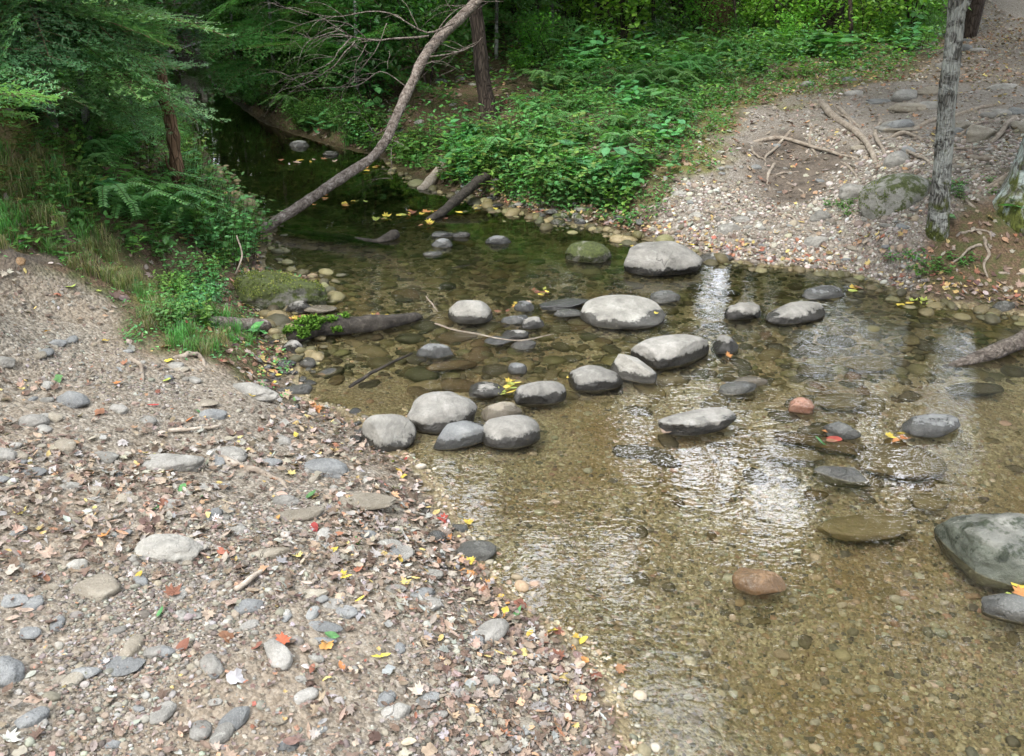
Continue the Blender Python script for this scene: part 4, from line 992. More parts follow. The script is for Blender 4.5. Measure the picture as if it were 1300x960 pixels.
raft(530,286,590,268,8,'in the raft along the slanting dark log', YY_, 3, (.05,.09))
raft(450,218,500,206,9,'in the dark upstream pool', YY_, 3, (.06,.1))
raft(350,208,440,202,8,'in the dark upstream pool', ['yellow','pale grey','rusty brown','pinkish'], 5, (.07,.12))
raft(590,262,650,262,6,'drifted under the far leafy plants', YY_, 5, (.05,.09))
raft(855,308,900,322,10,'drifted at the foot of the far gravel', ['yellow','orange','lime green','pinkish'], 5, (.05,.09))
raft(675,369,705,371,7,'caught on the bottom above the low grey slab', YY_, 3, (.05,.08))
raft(470,404,500,402,7,'against the far side of the mossy log', YY_, 2, (.05,.08))
raft(355,410,390,400,8,'behind the near end of the mossy log', YY_, 4, (.05,.08))
raft(630,502,655,485,12,'heaped between the stepping stones', ['yellow','yellow','lime green','pinkish'], 4, (.04,.07))
raft(635,400,670,385,8,'on the twig and pebble heap', ['orange','yellow','pinkish','rusty brown'], 5, (.05,.07))
raft(1080,360,1090,368,4,'floating off the undercut bank', YY_, 3, (.05,.08))
raft(1140,388,1200,378,8,'floating off the undercut bank', ['yellow','yellow','lime green'], 3, (.05,.08))
raft(795,312,815,312,4,'beside the peaked grey boulder', ['yellow','lime green'], 4, (.04,.07))

# ---------------------------------------------------------------- wood: logs, sticks, roots
def PD(px, py, y):
    d = ray(px, py); t = y / d[1]
    return np.array([d[0]*t, y, CAM_H + d[2]*t])

def wood(name, pts_, r0, r1, mat, label, cat, n=24, seg=10, rough=.25, wob=.01, seed=0, group=None, parent=None, rmid=None):
    p = smooth_path(pts_, n, wob, seed)
    t = np.linspace(0, 1, n); r = r0 * (1-t) + r1 * t + (rmid or 0) * np.sin(t * PI)
    r = r * (1 + .12 * fbm(np.stack([t*9, t*0+seed, t*0], -1), seed, 2)); r[0] *= .75; r[-1] *= .7
    V, F = tube(p, r, seg, rough, seed)
    o = link(name, mesh_from(name, *join([(V, F)]), None, True, [M[mat]]), parent)
    if parent is None: tag(o, label, cat, group)
    return o

lean = wood('leaning_dead_trunk', [PD(322,300,8.0), PD(345,284,8.05), PD(400,248,8.4), PD(440,222,8.7), PD(472,200,8.95), PD(491,176,9.15), PD(506,142,9.4), PD(522,108,9.6), PD(540,68,9.8), PD(566,40,10.0), PD(607,-2,10.3), PD(660,-60,10.7), PD(720,-120,11)], .046, .05, 'deadwood',
     'bare dead trunk leaning out of the creek up to the dark standing tree', 'dead trunk', n=90, seg=18, rough=.34, wob=.014, seed=3)
def br(pts_, r=.012, par=lean, mat='deadwood', y0=9.5, y1=9.2, seed=1):
    k = len(pts_); q = [PD(a, b, y0 + (y1-y0) * i/(k-1)) for i, (a, b) in enumerate(pts_)]
    p = smooth_path(q, 18, .02, seed); r = r * .7; V, F = tube(p, np.linspace(r, r*.25, 18), 6, .2, seed)
    b = link('branch', mesh_from('branch', *join([(V, F)]), None, True, [M[mat]]), par)
    rr = random.Random(seed * 5 + 1)
    for k in range(3 + int(len(pts_) > 3) * 3):
        i = rr.randrange(4, 17); L = rr.uniform(.18, .55); a = rr.uniform(-1, 1); dd = np.array([-.8 + rr.gauss(0, .35), rr.gauss(0, .3), -.25 + rr.gauss(0, .5)]); dd /= np.linalg.norm(dd)
        q = smooth_path([p[i], p[i] + dd * L * .5 + [0, 0, .03], p[i] + dd * L - [0, 0, .05]], 8, .015, seed + k); V2, F2 = tube(q, np.linspace(r * .42, r * .1, 8), 5)
        link('twig', mesh_from('twig', *join([(V2, F2)]), None, True, [M[mat]]), b)
    return b
for i, (q, r, a, b) in enumerate([([(546,46),(500,50),(475,52),(447,47),(434,37),(405,20)], .016, 9.75, 9.3), ([(447,48),(432,62),(419,78),(395,92),(367,103)], .010, 9.4, 9.0), ([(451,53),(437,68),(422,84),(400,100),(369,112)], .010, 9.4, 9.0),
   ([(545,72),(581,66),(600,58),(612,47)], .012, 9.7, 10.2), ([(575,30),(540,40),(487,16),(425,22),(380,14)], .014, 9.9, 9.5), ([(520,115),(487,91),(468,100),(450,109),(410,112),(366,116)], .009, 9.6, 9.1), ([(466,56),(458,70),(453,81),(450,106)], .007, 9.4, 9.2),
   ([(492,30),(480,56),(469,75),(455,92)], .007, 9.6, 9.3), ([(494,66),(493,88)], .006, 9.6, 9.55), ([(505,150),(480,170),(462,150),(455,140)], .008, 9.3, 9.1), ([(493,178),(505,180),(514,186)], .008, 9.1, 9.0), ([(430,40),(400,48),(384,60),(376,85)], .008, 9.3, 9.0), ([(390,20),(360,8),(340,-5)], .008, 9.3, 9.0), ([(470,52),(440,30),(395,28),(350,45)], .008, 9.5, 9.0),([(497,188),(497,205),(495,220),(500,228)], .006, 9.0, 8.9),([(548,50),(570,20),(600,5),(640,2)], .009, 9.9, 10.2),([(530,85),(560,78),(590,95)], .008, 9.6, 9.9)]):
    br(q, r, y0=a, y1=b, seed=i)

wood('floating_log', [P(1196,470,-.03), P(1225,460,.0), P(1262,447,.03), P(1300,431,.05), P(1350,408,.09), P(1420,380,.16)], .022, .08, 'greywood', 'grey brown log slanting out of the shallow water at the right edge', 'log', seed=5, n=30, seg=14)
wood('slanting_log', [P(540,284,-.04), P(560,270,.03), P(582,252,.1), P(607,231,.18), P(618,224,.2)], .035, .06, 'darkwood', 'short dark log slanting from the water into the leafy far bank', 'log', seed=6, seg=12)
wood('pale_log', [P(534,243,-.02), P(548,228,.05), P(566,206,.12)], .05, .06, 'palewood', 'short pale barkless log lying on leaves at the far shore', 'log', seed=7, seg=10)
wood('sunken_log', [P(345,302,-.08), P(400,304,-.07), P(450,308,-.05), P(478,310,-.03), P(505,296,.03)], .06, .05, 'darkwood', 'brown log lying mostly under water across the quiet pool', 'log', seed=8, seg=12)
ml = wood('mossy_log', [P(368,426,.08), P(395,419,.05), P(420,415,.035), P(470,412,.03), P(515,408,.0), P(532,405,-.03)], .05, .04, 'darkwood', 'dark wet log with bright moss on its shoreward half', 'log', seed=9, n=30, seg=14, rough=.45, rmid=.018)
def fuzz(par, n, size, cols, box=None, up=.25, seed=0):
    """a pelt of moss on the upper side of a thing, as its part"""
    me = par.data; mw = par.matrix_basis; r = np.random.default_rng(seed)
    co = np.array([v.co[:] for v in me.vertices]); no_ = np.array([v.normal[:] for v in me.vertices]); R3 = np.array(mw.to_3x3()); wco = co @ R3.T + np.array(mw.translation); wn = no_ @ R3.T
    k = np.where((wn[:, 2] > up) & ((wco[:, 2] > .03)) & ((wco[:, 0] < box) if box is not None else True))[0]
    if not len(k): return
    # spread over the faces round the picked vertices
    i = k[r.integers(0, len(k), n)]; p = co[i] + r.normal(0, 1, (n, 3)) * .008
    keep_ = fbm((co[i]) * 14 + seed, seed, 2) > .0; p = p[keep_]; m = len(p)
    V, F, C = scatter([LEAF4], p, leaf_dir(m, r.uniform(0, 6.28, m), r.uniform(.1, 1.3, m), r.normal(0, .5, m)), r.uniform(.6, 1.3, m) * size, palette(m, cols, .25))
    link('moss', mesh_from('moss', V, F, C, False, [M['mossm']]), par)
MC = [(.08,.11,.02),(.12,.15,.03),(.06,.08,.018),(.17,.18,.05)]
FUZZ = [(ml, 9000, .022, [(.07,.15,.02),(.11,.21,.03),(.05,.10,.015)], P(445,412,.03)[0], .0, 1)]
wood('weathered_log', [on_ground(262,412)+[0,0,.0], on_ground(300,416)+[0,0,.02], on_ground(340,420)+[0,0,.03]], .04, .045, 'deadwood', 'grey weathered log end beside the bright small plants at the left bank', 'log', seed=10, seg=12)
wood('white_twig', [P(553,411,.05), P(575,418,.07), P(610,425,.08), P(655,432,.08), P(702,424,.05)], .006, .004, 'root', 'thin white curved twig resting on the pebble heap in mid creek', 'twig', seg=6, seed=11)
wood('dark_twig', [P(443,492,0), P(470,474,.02), P(495,462,.03), P(524,449,.02)], .012, .006, 'darkwood', 'dark forked twig lying in the calm pool near the peaked grey stone', 'twig', seg=6, seed=12)
wood('upright_stick', [on_ground(283,398), PD(292,365,6.35), PD(302,342,6.35), PD(307,322,6.4), PD(300,300,6.4)], .009, .005, 'palewood', 'thin pale stick standing at the near end of the mossy wedge boulder', 'stick', seg=6, seed=13)
wood('stick', [P(541,376,0), P(556,396,.04)], .005, .003, 'palewood', 'tiny straight stick poking from the water left of the pale boulder', 'stick', seg=5, n=8, seed=14)
wood('stick', [P(668,258,.02), P(680,228,.25)], .008, .005, 'palewood', 'thin straight stick leaning among the far leafy plants', 'stick', seg=5, n=8, seed=15)
wood('stick', [P(1103,252,.4), P(1130,232,.46), P(1158,208,.55)], .02, .012, 'deadwood', 'straight grey stick lying up against the large mossy boulder', 'stick', seg=8, seed=16)
wood('stick', [on_ground(300,757)+[0,0,.01], on_ground(318,742)+[0,0,.015], on_ground(336,728)+[0,0,.01]], .012, .008, 'palewood', 'short pale stick lying on the near gravel', 'stick', seg=6, n=10, seed=17)
wood('stick', [on_ground(215,552)+[0,0,.015], on_ground(250,550)+[0,0,.02], on_ground(280,546)+[0,0,.012]], .010, .006, 'palewood', 'short pale stick above the long humped grey stone', 'stick', seg=6, n=10, seed=18)
wood('stick', [P(640,330,.0), P(575,340,.0)], .004, .003, 'darkwood', 'fine dark stick adrift in the calm pool', 'stick', seg=5, n=8, seed=19)

def root(pxs, r, lab, zoff=0.3, seed=0, mat='root', lift=None):
    q = []
    for i, (a, b) in enumerate(pxs):
        g = on_ground(a, b); e = min(i, len(pxs)-1-i); q.append(g + [0, 0, r * (zoff if e else -.7) + (lift or 0) * (1 if e else 0)])
    wood('exposed_root', q, r, r*.5, mat, lab, 'root', n=26, seg=8, rough=.35, wob=.025, seed=seed)
RT = [([(1041,125),(1049,140),(1056,150),(1084,169),(1100,184),(1108,200),(1112,208)], .045, 'thickest root running down the far gravel to the rounded light stone'),
 ([(1050,119),(1062,134),(1069,144),(1090,160),(1104,168)], .026, 'root just above and beside the thickest root'),
 ([(1116,141),(1117,156),(1110,172),(1118,190),(1126,203)], .026, 'bent root with moss coming up from the rounded light stone'),
 ([(956,180),(985,179),(1003,181),(1034,191),(1062,198),(1094,203)], .024, 'long arching root crossing the dark hollow in the far gravel'),
 ([(1028,153),(1031,168),(1025,184),(1034,194),(1042,204)], .02, 'forked thin root hanging over the long arching root'),
 ([(1005,165),(994,178),(984,190),(972,200),(971,212)], .02, 'crooked root dropping through the dark hollow'),
 ([(955,184),(956,196),(963,202),(974,204)], .016, 'small hooked root at the left end of the hollow'),
 ([(984,206),(979,217),(975,228),(977,240),(980,248)], .018, 'thin root ending loose below the hollow'),
 ([(984,222),(1000,220),(1018,218)], .012, 'short level root under the hollow'),
 ([(1119,178),(1144,172),(1160,176),(1178,185)], .026, 'root bridging behind the rounded light stone toward the slim tree'),
 ([(1202,149),(1230,141),(1260,135),(1298,131)], .035, 'long level root between the slim tree and the big trunk'),
 ([(1155,170),(1170,160),(1186,154),(1200,149)], .035, 'humped root just left of the slim tree'),
 ([(1292,146),(1280,158),(1269,172),(1256,184)], .035, 'root running off the big mossy trunk toward the slim tree'),
 ([(1202,211),(1214,203),(1230,194)], .035, 'stubby root right of the slim tree'),
 ([(1228,197),(1240,205),(1255,206),(1272,203)], .03, 'light root behind the base of the big mossy trunk'),
 ([(1200,193),(1215,192),(1240,192),(1270,188)], .014, 'thin root passing across to the big mossy trunk'),
 ([(1200,220),(1215,227),(1232,236)], .016, 'thin root low behind the slim tree'),
 ([(1250,300),(1252,312),(1253,325),(1250,342),(1256,362)], .014, 'thin pale root hanging down the undercut bank'),
 ([(1244,312),(1236,320),(1222,328),(1206,337)], .012, 'slanting root on the undercut bank'),
 ([(1266,348),(1283,349),(1310,351)], .012, 'level root at the lower right of the undercut bank'),
 ([(1222,298),(1235,296),(1250,297),(1262,306)], .010, 'fine root near the top of the undercut bank'),
 ([(976,272),(995,275),(1015,283)], .014, 'short dark root lying on the far gravel'),
 ([(258,578),(285,584),(312,595),(340,603),(355,610),(366,622)], .022, 'weathered root running diagonally over the near beach'),
 ([(222,456),(240,455),(258,458),(264,472)], .016, 'twisted root at the grassy edge of the near beach'),
 ([(165,455),(180,470),(183,488)], .014, 'smooth root surfacing from the worn pale gravel')]
RT += [([(1130,112),(1142,122),(1150,135),(1163,150)], .02, 'slim root crossing the worn stones left of the slim tree, uppermost there'),
 ([(1065,205),(1078,214),(1088,228),(1096,240)], .016, 'short root dropping left of the big slanting boulder'),
 ([(1140,184),(1152,196),(1168,204),(1184,210)], .022, 'root reaching the slim tree from behind the big slanting boulder'),
 ([(1204,236),(1222,250),(1236,262),(1250,270)], .018, 'root leaving the slim tree toward the undercut bank'),
 ([(1298,215),(1280,228),(1262,236),(1246,240)], .03, 'low root spreading left from the big mossy trunk'),
 ([(1210,176),(1228,168),(1246,158),(1262,156)], .018, 'root between the slim tree and the sloping sandy stones'),
 ([(1000,232),(1014,240),(1022,252)], .012, 'small root under the right side of the hollow'),
 ([(1060,140),(1076,152),(1080,166),(1092,182)], .016, 'thin root left of the thickest root')]
for i, (q, r, l) in enumerate(RT): root(q, r, l, .1, 30 + i, lift=[.02,-.004,.008][i % 3])

# ---------------------------------------------------------------- trees
GAPS = [(770,715,62,36),(930,590,85,48),(975,645,60,32),(690,715,40,34),(840,565,60,26),(1140,590,48,44),(1250,605,46,44),(1245,815,52,62),(640,860,80,36),(1150,790,30,30),(600,650,40,30),(840,890,70,30),(670,760,26,30),(560,600,24,14)]  # spots where crowns are cut open so bright sky mirrors in the creek
def gap_keep(p):
    """cut holes into the unseen leaf roof where sky glints should mirror in the water"""
    f = p[:, 1] * CT - (-(p[:, 2]) - CAM_H) * ST; u = p[:, 1] * ST + (-(p[:, 2]) - CAM_H) * CT
    f = np.where(f > .1, f, .1)
    X, Y = 650 + FPX * p[:, 0] / f, 435 - FPX * u / f
    k = np.ones(len(p), bool)
    nz = fbm(p * .9, 3, 3)
    for gx, gy, rx, ry in [(a, b, c * 1.12, d * 1.15) for a, b, c, d in GAPS]:
        k &= ((X - gx) / rx) ** 2 + ((Y - gy) / ry) ** 2 > 1 + .9 * nz
    return k

def leaf_dir(n, yaw, pitch, roll):
    """leaf along +y turned to yaw, pitched up, rolled"""
    cy, sy = np.cos(yaw), np.sin(yaw); cp, sp = np.cos(pitch), np.sin(pitch); cr, sr = np.cos(roll), np.sin(roll); z = np.zeros(n)
    Rz = np.stack([np.stack([cy,-sy,z],-1), np.stack([sy,cy,z],-1), np.stack([z,z,z+1],-1)],-2)
    Rx = np.stack([np.stack([z+1,z,z],-1), np.stack([z,cp,-sp],-1), np.stack([z,sp,cp],-1)],-2)
    Ry = np.stack([np.stack([cr,z,sr],-1), np.stack([z,z+1,z],-1), np.stack([-sr,z,cr],-1)],-2)
    return Rz @ Rx @ Ry
LEAF7 = (np.array([(0,0,0),(.26,.22,.02),(.30,.52,.0),(0,1,-.12),(-.30,.52,.0),(-.26,.22,.02),(0,.45,-.06)]), np.array([(6,0,1),(6,1,2),(6,2,3),(6,3,4),(6,4,5),(6,5,0)]))
LEAF4 = (np.array([(0,0,0),(.28,.45,.03),(0,1,-.1),(-.28,.45,.03)]), np.array([(0,1,2),(0,2,3)]))

def rand_rot(n, flat=.6):
    return rotm(RNG.uniform(0, 6.28, n), RNG.normal(0, flat, n), RNG.uniform(0, 6.28, n))

def crown_mesh(tips, n_leaf, clump, size, base_cols, seed=0, flat=.7, gap=True):
    """tips: (k,3) clump centres"""
    k = RNG.integers(0, len(tips), n_leaf)
    d = RNG.normal(0, 1, (n_leaf, 3)); d /= np.linalg.norm(d, axis=1)[:, None]
    r = RNG.uniform(.15, 1, n_leaf) ** .6
    cs = RNG.uniform(.6, 1.25, len(tips)) * clump
    p = tips[k] + d * (r * cs[k])[:, None] * np.array([1, 1, .55])
    if gap:
        m = gap_keep(p); p = p[m]; k = k[m]
    n = len(p); tone = RNG.uniform(.75, 1.25, len(tips))[k]
    c = palette(n, base_cols, .2) * tone[:, None]
    return scatter([LEAF4], p, rand_rot(n, flat), RNG.uniform(.75, 1.3, n) * size, c)

GREENS = [(.045,.115,.022),(.06,.14,.03),(.075,.165,.03),(.04,.095,.025)]
DGREENS = [(.02,.06,.02),(.03,.08,.025),(.04,.09,.022)]
def tree(name, label, base, r0, h, bark, lean=(0, 0), crown_z=(6, 13), crown_r=3.2, leaves=7000, size=.17, pts_=None, group=None, cols=GREENS, seg=14, rough=.18, flare=0.0, seed=0, clumps=26, cat='tree', limbs=7):
    rnd = random.Random(seed); base = np.array(base, float)
    root_ = bpy.data.objects.new(name, None); COL.objects.link(root_); root_.location = base; root_.empty_display_size = .2
    tag(root_, label, cat, group)
    if pts_ is None:
        top = base + [lean[0]*h, lean[1]*h, h]
        pts_ = [base - [0, 0, .15], base*.75 + top*.25 + [rnd.gauss(0,.12), rnd.gauss(0,.12), 0], base*.45 + top*.55 + [rnd.gauss(0,.2), rnd.gauss(0,.2), 0], top]
    n = 46; p = smooth_path(pts_, n, .03, seed); z = (p[:, 2] - base[2]) / h
    r = r0 * (1 - .75 * np.clip(z, 0, 1)) * (1 + flare * np.exp(-np.clip(p[:, 2] - base[2], 0, 9) / .22)) + .004
    V, F = tube(p, r, seg, rough, seed); V -= base
    link('trunk', mesh_from('trunk', *join([(V, F)]), None, True, [M[bark]]), root_)
    if leaves:
        tips = []; lb = []
        for i in range(limbs):
            j = min(n - 2, int(n * (.45 + .5 * i / limbs))); s = p[j]; a = rnd.uniform(0, 6.28) if True else 0
            L = crown_r * rnd.uniform(.6, 1.05)
            e = s + np.array([math.cos(a) * L, math.sin(a) * L, rnd.uniform(.1, .6) * L])
            m = (s + e) / 2 + [0, 0, .25]
            q = smooth_path([s, m, e], 10, .06, i); V, F = tube(q, np.linspace(r[j]*.45, .012, 10), 6, .1, i)
            link('limb', mesh_from('limb', *join([(V - base, F)]), None, True, [M[bark]]), root_)
            for u in (.45, .75, 1): tips.append(q[min(9, int(u*9))])
        cz = (crown_z[0] + crown_z[1]) / 2; chh = (crown_z[1] - crown_z[0]) / 2
        cx, cy = np.interp(cz + base[2], p[:, 2], p[:, 0]), np.interp(cz + base[2], p[:, 2], p[:, 1])
        for i in range(clumps):
            d = np.array([rnd.gauss(0,1), rnd.gauss(0,1), rnd.gauss(0,1)]); d /= np.linalg.norm(d); d *= rnd.uniform(.5, 1)
            tips.append(np.array([cx + d[0]*crown_r, cy + d[1]*crown_r, base[2] + cz + d[2]*chh]))
        V, F, C = crown_mesh(np.array(tips), leaves, crown_r * .3, size, cols, seed)
        link('crown', mesh_from('crown', V - base, F, C, False, [M['canopy']]), root_)
    return root_

def pline(base_px, top_px, dy=0, far=12.0):
    g = on_ground(*base_px); t = PD(top_px[0], top_px[1], g[1] + dy); d = (t - g) / (t[2] - g[2])
    return g, [g - d*.15, g + d * (t[2]-g[2]) * .5, t, g + d * (t[2]-g[2] + 1.5), g + d * far]
g, q = pline((1192,296), (1213,0)); q[1][0] -= .02; q[1][2] += 0
tree('slim_grey_tree', 'slim straight tree with pale blotched grey bark on the right bank', g, .060, 12, 'bark_grey', pts_=q, crown_z=(5.5, 10), crown_r=2.4, leaves=4500, flare=.35, seed=1, seg=18, rough=.14)
g = on_ground(1324, 262); q = [g - [0,0,.2], g + [.03,.02,.5], g + [.16,.06,1.3], g + [.6,.3,4], g + [1.6,.8,12]]
tree('big_mossy_tree', 'big mossy lichened trunk cut by the right edge of the view', g, .225, 13, 'bark_mossy', pts_=q, crown_z=(6, 12), crown_r=3.0, leaves=6000, flare=.55, seed=2, seg=28, rough=.16)
g, q = pline((620,152), (603,0), .1)
tree('dark_standing_tree', 'dark brown standing tree against which the dead trunk leans', g, .088, 12, 'bark_dark', pts_=q, crown_z=(5, 11), crown_r=2.6, leaves=6000, seed=3, flare=.3, cols=DGREENS)
g, q = pline((1055,46), (1058,-60), 0)
tree('dark_trunk_tree', 'dark thick trunk rising from green plants at the top of the far bank', g, .22, 15, 'bark_dark', pts_=q, crown_z=(3.6, 13), crown_r=3.6, leaves=9000, seed=4, flare=.3)
g, q = pline((904,40), (906,-60), 0)
tree('broad_brown_tree', 'broad brownish trunk behind the green plants, left of the dark thick one', g, .33, 15, 'bark_brown', pts_=q, crown_z=(3.8, 13), crown_r=3.6, leaves=9000, seed=5, flare=.3)
g, q = pline((768,56), (766,-60), 0)
tree('double_stem_tree', 'dark narrow trunk with a pale thin stem beside it at the top centre', g, .12, 13, 'bark_dark', pts_=q, crown_z=(5, 11), crown_r=3.0, leaves=6000, seed=6)
g, q = pline((757,50), (752,-60), 0)
tree('thin_pale_sapling', 'pale thin sapling just left of the dark narrow trunk', g, .035, 7, 'bark_grey', pts_=[v for v in q[:4]] + [q[0]*.35 + q[4]*.65], crown_z=(3.5, 6.5), crown_r=1.1, leaves=900, seed=7, size=.12, clumps=8, limbs=3, cat='sapling')
for i, (a, b, c, d, r) in enumerate([(990,48,976,-60,.03),(1021,34,1021,-60,.028),(1082,56,1079,-40,.03),(866,34,860,-60,.034),(687,54,672,-60,.03),(938,52,926,-60,.02),(1118,40,1112,-60,.024),(555,46,553,-60,.06),(655,40,650,-60,.04),(830,40,826,-60,.03)]):
    g, q = pline((a, b), (c, d), 0, 7)
    tree('sapling', 'thin dark sapling stem among the plants at the top of the far bank', g, r, 7, 'bark_dark', pts_=q, crown_z=(3, 6.5), crown_r=1.1, leaves=900, seed=20+i, size=.12, clumps=8, limbs=3, group='thin saplings at the top of the far bank', cat='sapling')
# broken snag on the left bank
g = on_ground(229, 258)
sn = bpy.data.objects.new('broken_snag', None); COL.objects.link(sn); sn.location = g; tag(sn, 'reddish brown broken snag standing on the left bank with hemlock sprays across it', 'dead tree')
q = [g - [0,0,.1], PD(226,215,g[1]+.02), PD(215,150,g[1]+.05), PD(206,110,g[1]+.05), PD(203,74,g[1]+.05)]
p = smooth_path(q, 36, .015, 4); V, F = tube(p, np.linspace(.056, .038, 36) * (1 + .18*np.array([vnoise(np.array([[k*.5, 0, 0]]))[0] for k in range(36)])), 14, .3, 4)
link('trunk', mesh_from('trunk', *join([(V - g, F)]), None, True, [M['bark_brown']]), sn)
for q in ([PD(222,220,g[1]), PD(214,212,g[1]-.1), PD(210,198,g[1]-.15)], [PD(208,112,g[1]), PD(202,108,g[1]-.05), PD(200,96,g[1]-.1)]):
    p = smooth_path(q, 8, .01, 2); V, F = tube(p, np.linspace(.016, .006, 8), 6, .2, 2); link('branch_stub', mesh_from('branch_stub', *join([(V - g, F)]), None, True, [M['bark_brown']]), sn)

FOREST = [(-4.9,23.5),(-7.4,20.5),(-6.2,27),(-8.8,29),(-5.5,13.5),(-8.5,8.5),(-6.6,16.5),(-2.5,18.5),(-1,21),(1.8,17.5),(4.6,18.6),(7.4,16.2),(10.5,13.5),(9.6,8.6),(12.5,9.5),(14,14.5),(-11,14),(-13,7.5),(.5,27),(6.5,24),(-9,24),(12,20.5),(18,22),(-16,22),(-20,12),(-14,2.5),(7.3,12.2),(7.6,1.0),(9.2,4.6),(4.5,-13),(8.2,-6),(-4,31),(3,34),(10,32),(20,32),(-12,33),(17,6),(15,-1),(-13,-4),(-6,38),(-24,34),(28,24),(0,42),(9,42),(-12,43),(20,44)]  # a few trees added, low crowned, to block sky reflected in the water
for i, (x, y) in enumerate(FOREST):
    far = y > 20 or abs(x) > 13; near = y < 6 and not far
    g = np.array([x, y, float(H(x, y))])
    z0, z1 = (2.8, 12) if (x, y) == (7.3, 12.2) else (1.4, 14) if (x < 0 and y > 16) else (6.5, 13.5) if near else (7.5, 15) if (x > 0 and y > 12) else (4.0, 13) if not far else (3.0, 16)
    tree('woodland_tree', 'tall dark trunked woodland tree standing back in the trees', g, random.Random(i).uniform(.10, .24), 14 if not far else 17, 'bark_dark', lean=(random.Random(i+9).gauss(0, .03), random.Random(i+5).gauss(0, .03)),
         crown_z=(z0, z1), crown_r=4.4 if far or near else 3.2, leaves=(4600 if x > -1 and y > 15.5 else 7500) if not far else 6000, size=.19 if not far else .30, group='woodland trees around the clearing', seed=100+i, cols=GREENS if i % 3 else DGREENS, clumps=34, seg=10)
for o_ in list(bpy.data.objects):
    if o_.get('label', '').startswith('long wedge boulder'): FUZZ.append((o_, 7000, .012, MC, None, .3, 2))
    if o_.get('label', '').startswith('large slanting mossy boulder'): FUZZ.append((o_, 1800, .012, MC, P(1120,260,.4)[0], .0, 3))
for f_ in FUZZ: fuzz(f_[0], f_[1], f_[2], f_[3], f_[4], f_[5], f_[6])

# ---------------------------------------------------------------- hemlocks
def spray_template(L=1.0, seed=0, dens=1.0):
    """flat feathery conifer branch along +x with side twigs and needles"""
    r = np.random.default_rng(seed); segs = []
    def axis(p0, d, ln, droop, n):
        t = np.linspace(0, ln, n); return p0 + d * t[:, None] + np.array([0, 0, -droop]) * (t[:, None] ** 2)
    main = axis(np.zeros(3), np.array([1, 0, .08]), L, .22, 30)
    tw = []
    for i, u in enumerate(np.linspace(.08, .97, int(22 * dens))):
        s = 1 if i % 2 else -1; k = int(u * 29); ang = s * math.radians(r.uniform(42, 60)); ln = L * (.42 * (1 - u) + .09) * r.uniform(.75, 1.15)
        d = np.array([math.cos(ang), math.sin(ang), r.uniform(-.1, .06)]); a = axis(main[k], d, ln, .3, 12); tw.append((a, d, ln))
    needles = []; woodp = [(main, .004 * L)]
    def put(a, d, ln, nlen):
        n = max(4, int(ln / .0085 * dens)); u = r.uniform(0, 1, n) * (len(a) - 1); i = np.minimum(u.astype(int), len(a) - 2); f = (u - i)[:, None]
        b = a[i] * (1 - f) + a[i+1] * f; s = np.where(r.random(n) < .5, 1, -1)
        ang = math.atan2(d[1], d[0]) + s * np.radians(r.uniform(50, 80, n)); needles.append((b, ang, r.uniform(.7, 1.1, n) * nlen))
    put(main, np.array([1, 0, 0]), L, .021)
    for a, d, ln in tw:
        put(a, d, ln, .021); woodp.append((a, .0014))
        m = max(2, int(ln / .035))
        for j in range(m):
            k = min(11, int((j + .6) / m * 11)); s = 1 if j % 2 else -1; ang = math.atan2(d[1], d[0]) + s * math.radians(r.uniform(38, 55)); l2 = ln * .42 * (1 - j / m) + .02
            d2 = np.array([math.cos(ang), math.sin(ang), r.uniform(-.12, .05)]); put(axis(a[k], d2, l2, .4, 4), d2, l2, .019)
    b = np.concatenate([n[0] for n in needles]); ang = np.concatenate([n[1] for n in needles]); ln = np.concatenate([n[2] for n in needles])
    dx = np.stack([np.cos(ang), np.sin(ang), r.normal(0, .25, len(ang))], -1); px_ = np.stack([-np.sin(ang), np.cos(ang), r.normal(0, .3, len(ang))], -1)
    w = .0034
    V = np.stack([b - px_ * w, b + px_ * w, b + dx * ln[:, None] + px_ * w * .6, b + dx * ln[:, None] - px_ * w * .6], 1).reshape(-1, 3)
    F = np.arange(len(V)).reshape(-1, 4)
    wp = join([tube(a, np.linspace(rr, rr * .4, len(a)), 4)[:2] for a, rr in woodp])
    F = np.concatenate([F[:, :3], F[:, [0, 2, 3]]])
    return V, F, wp
SPR = [spray_template(1.0, s) for s in range(4)]
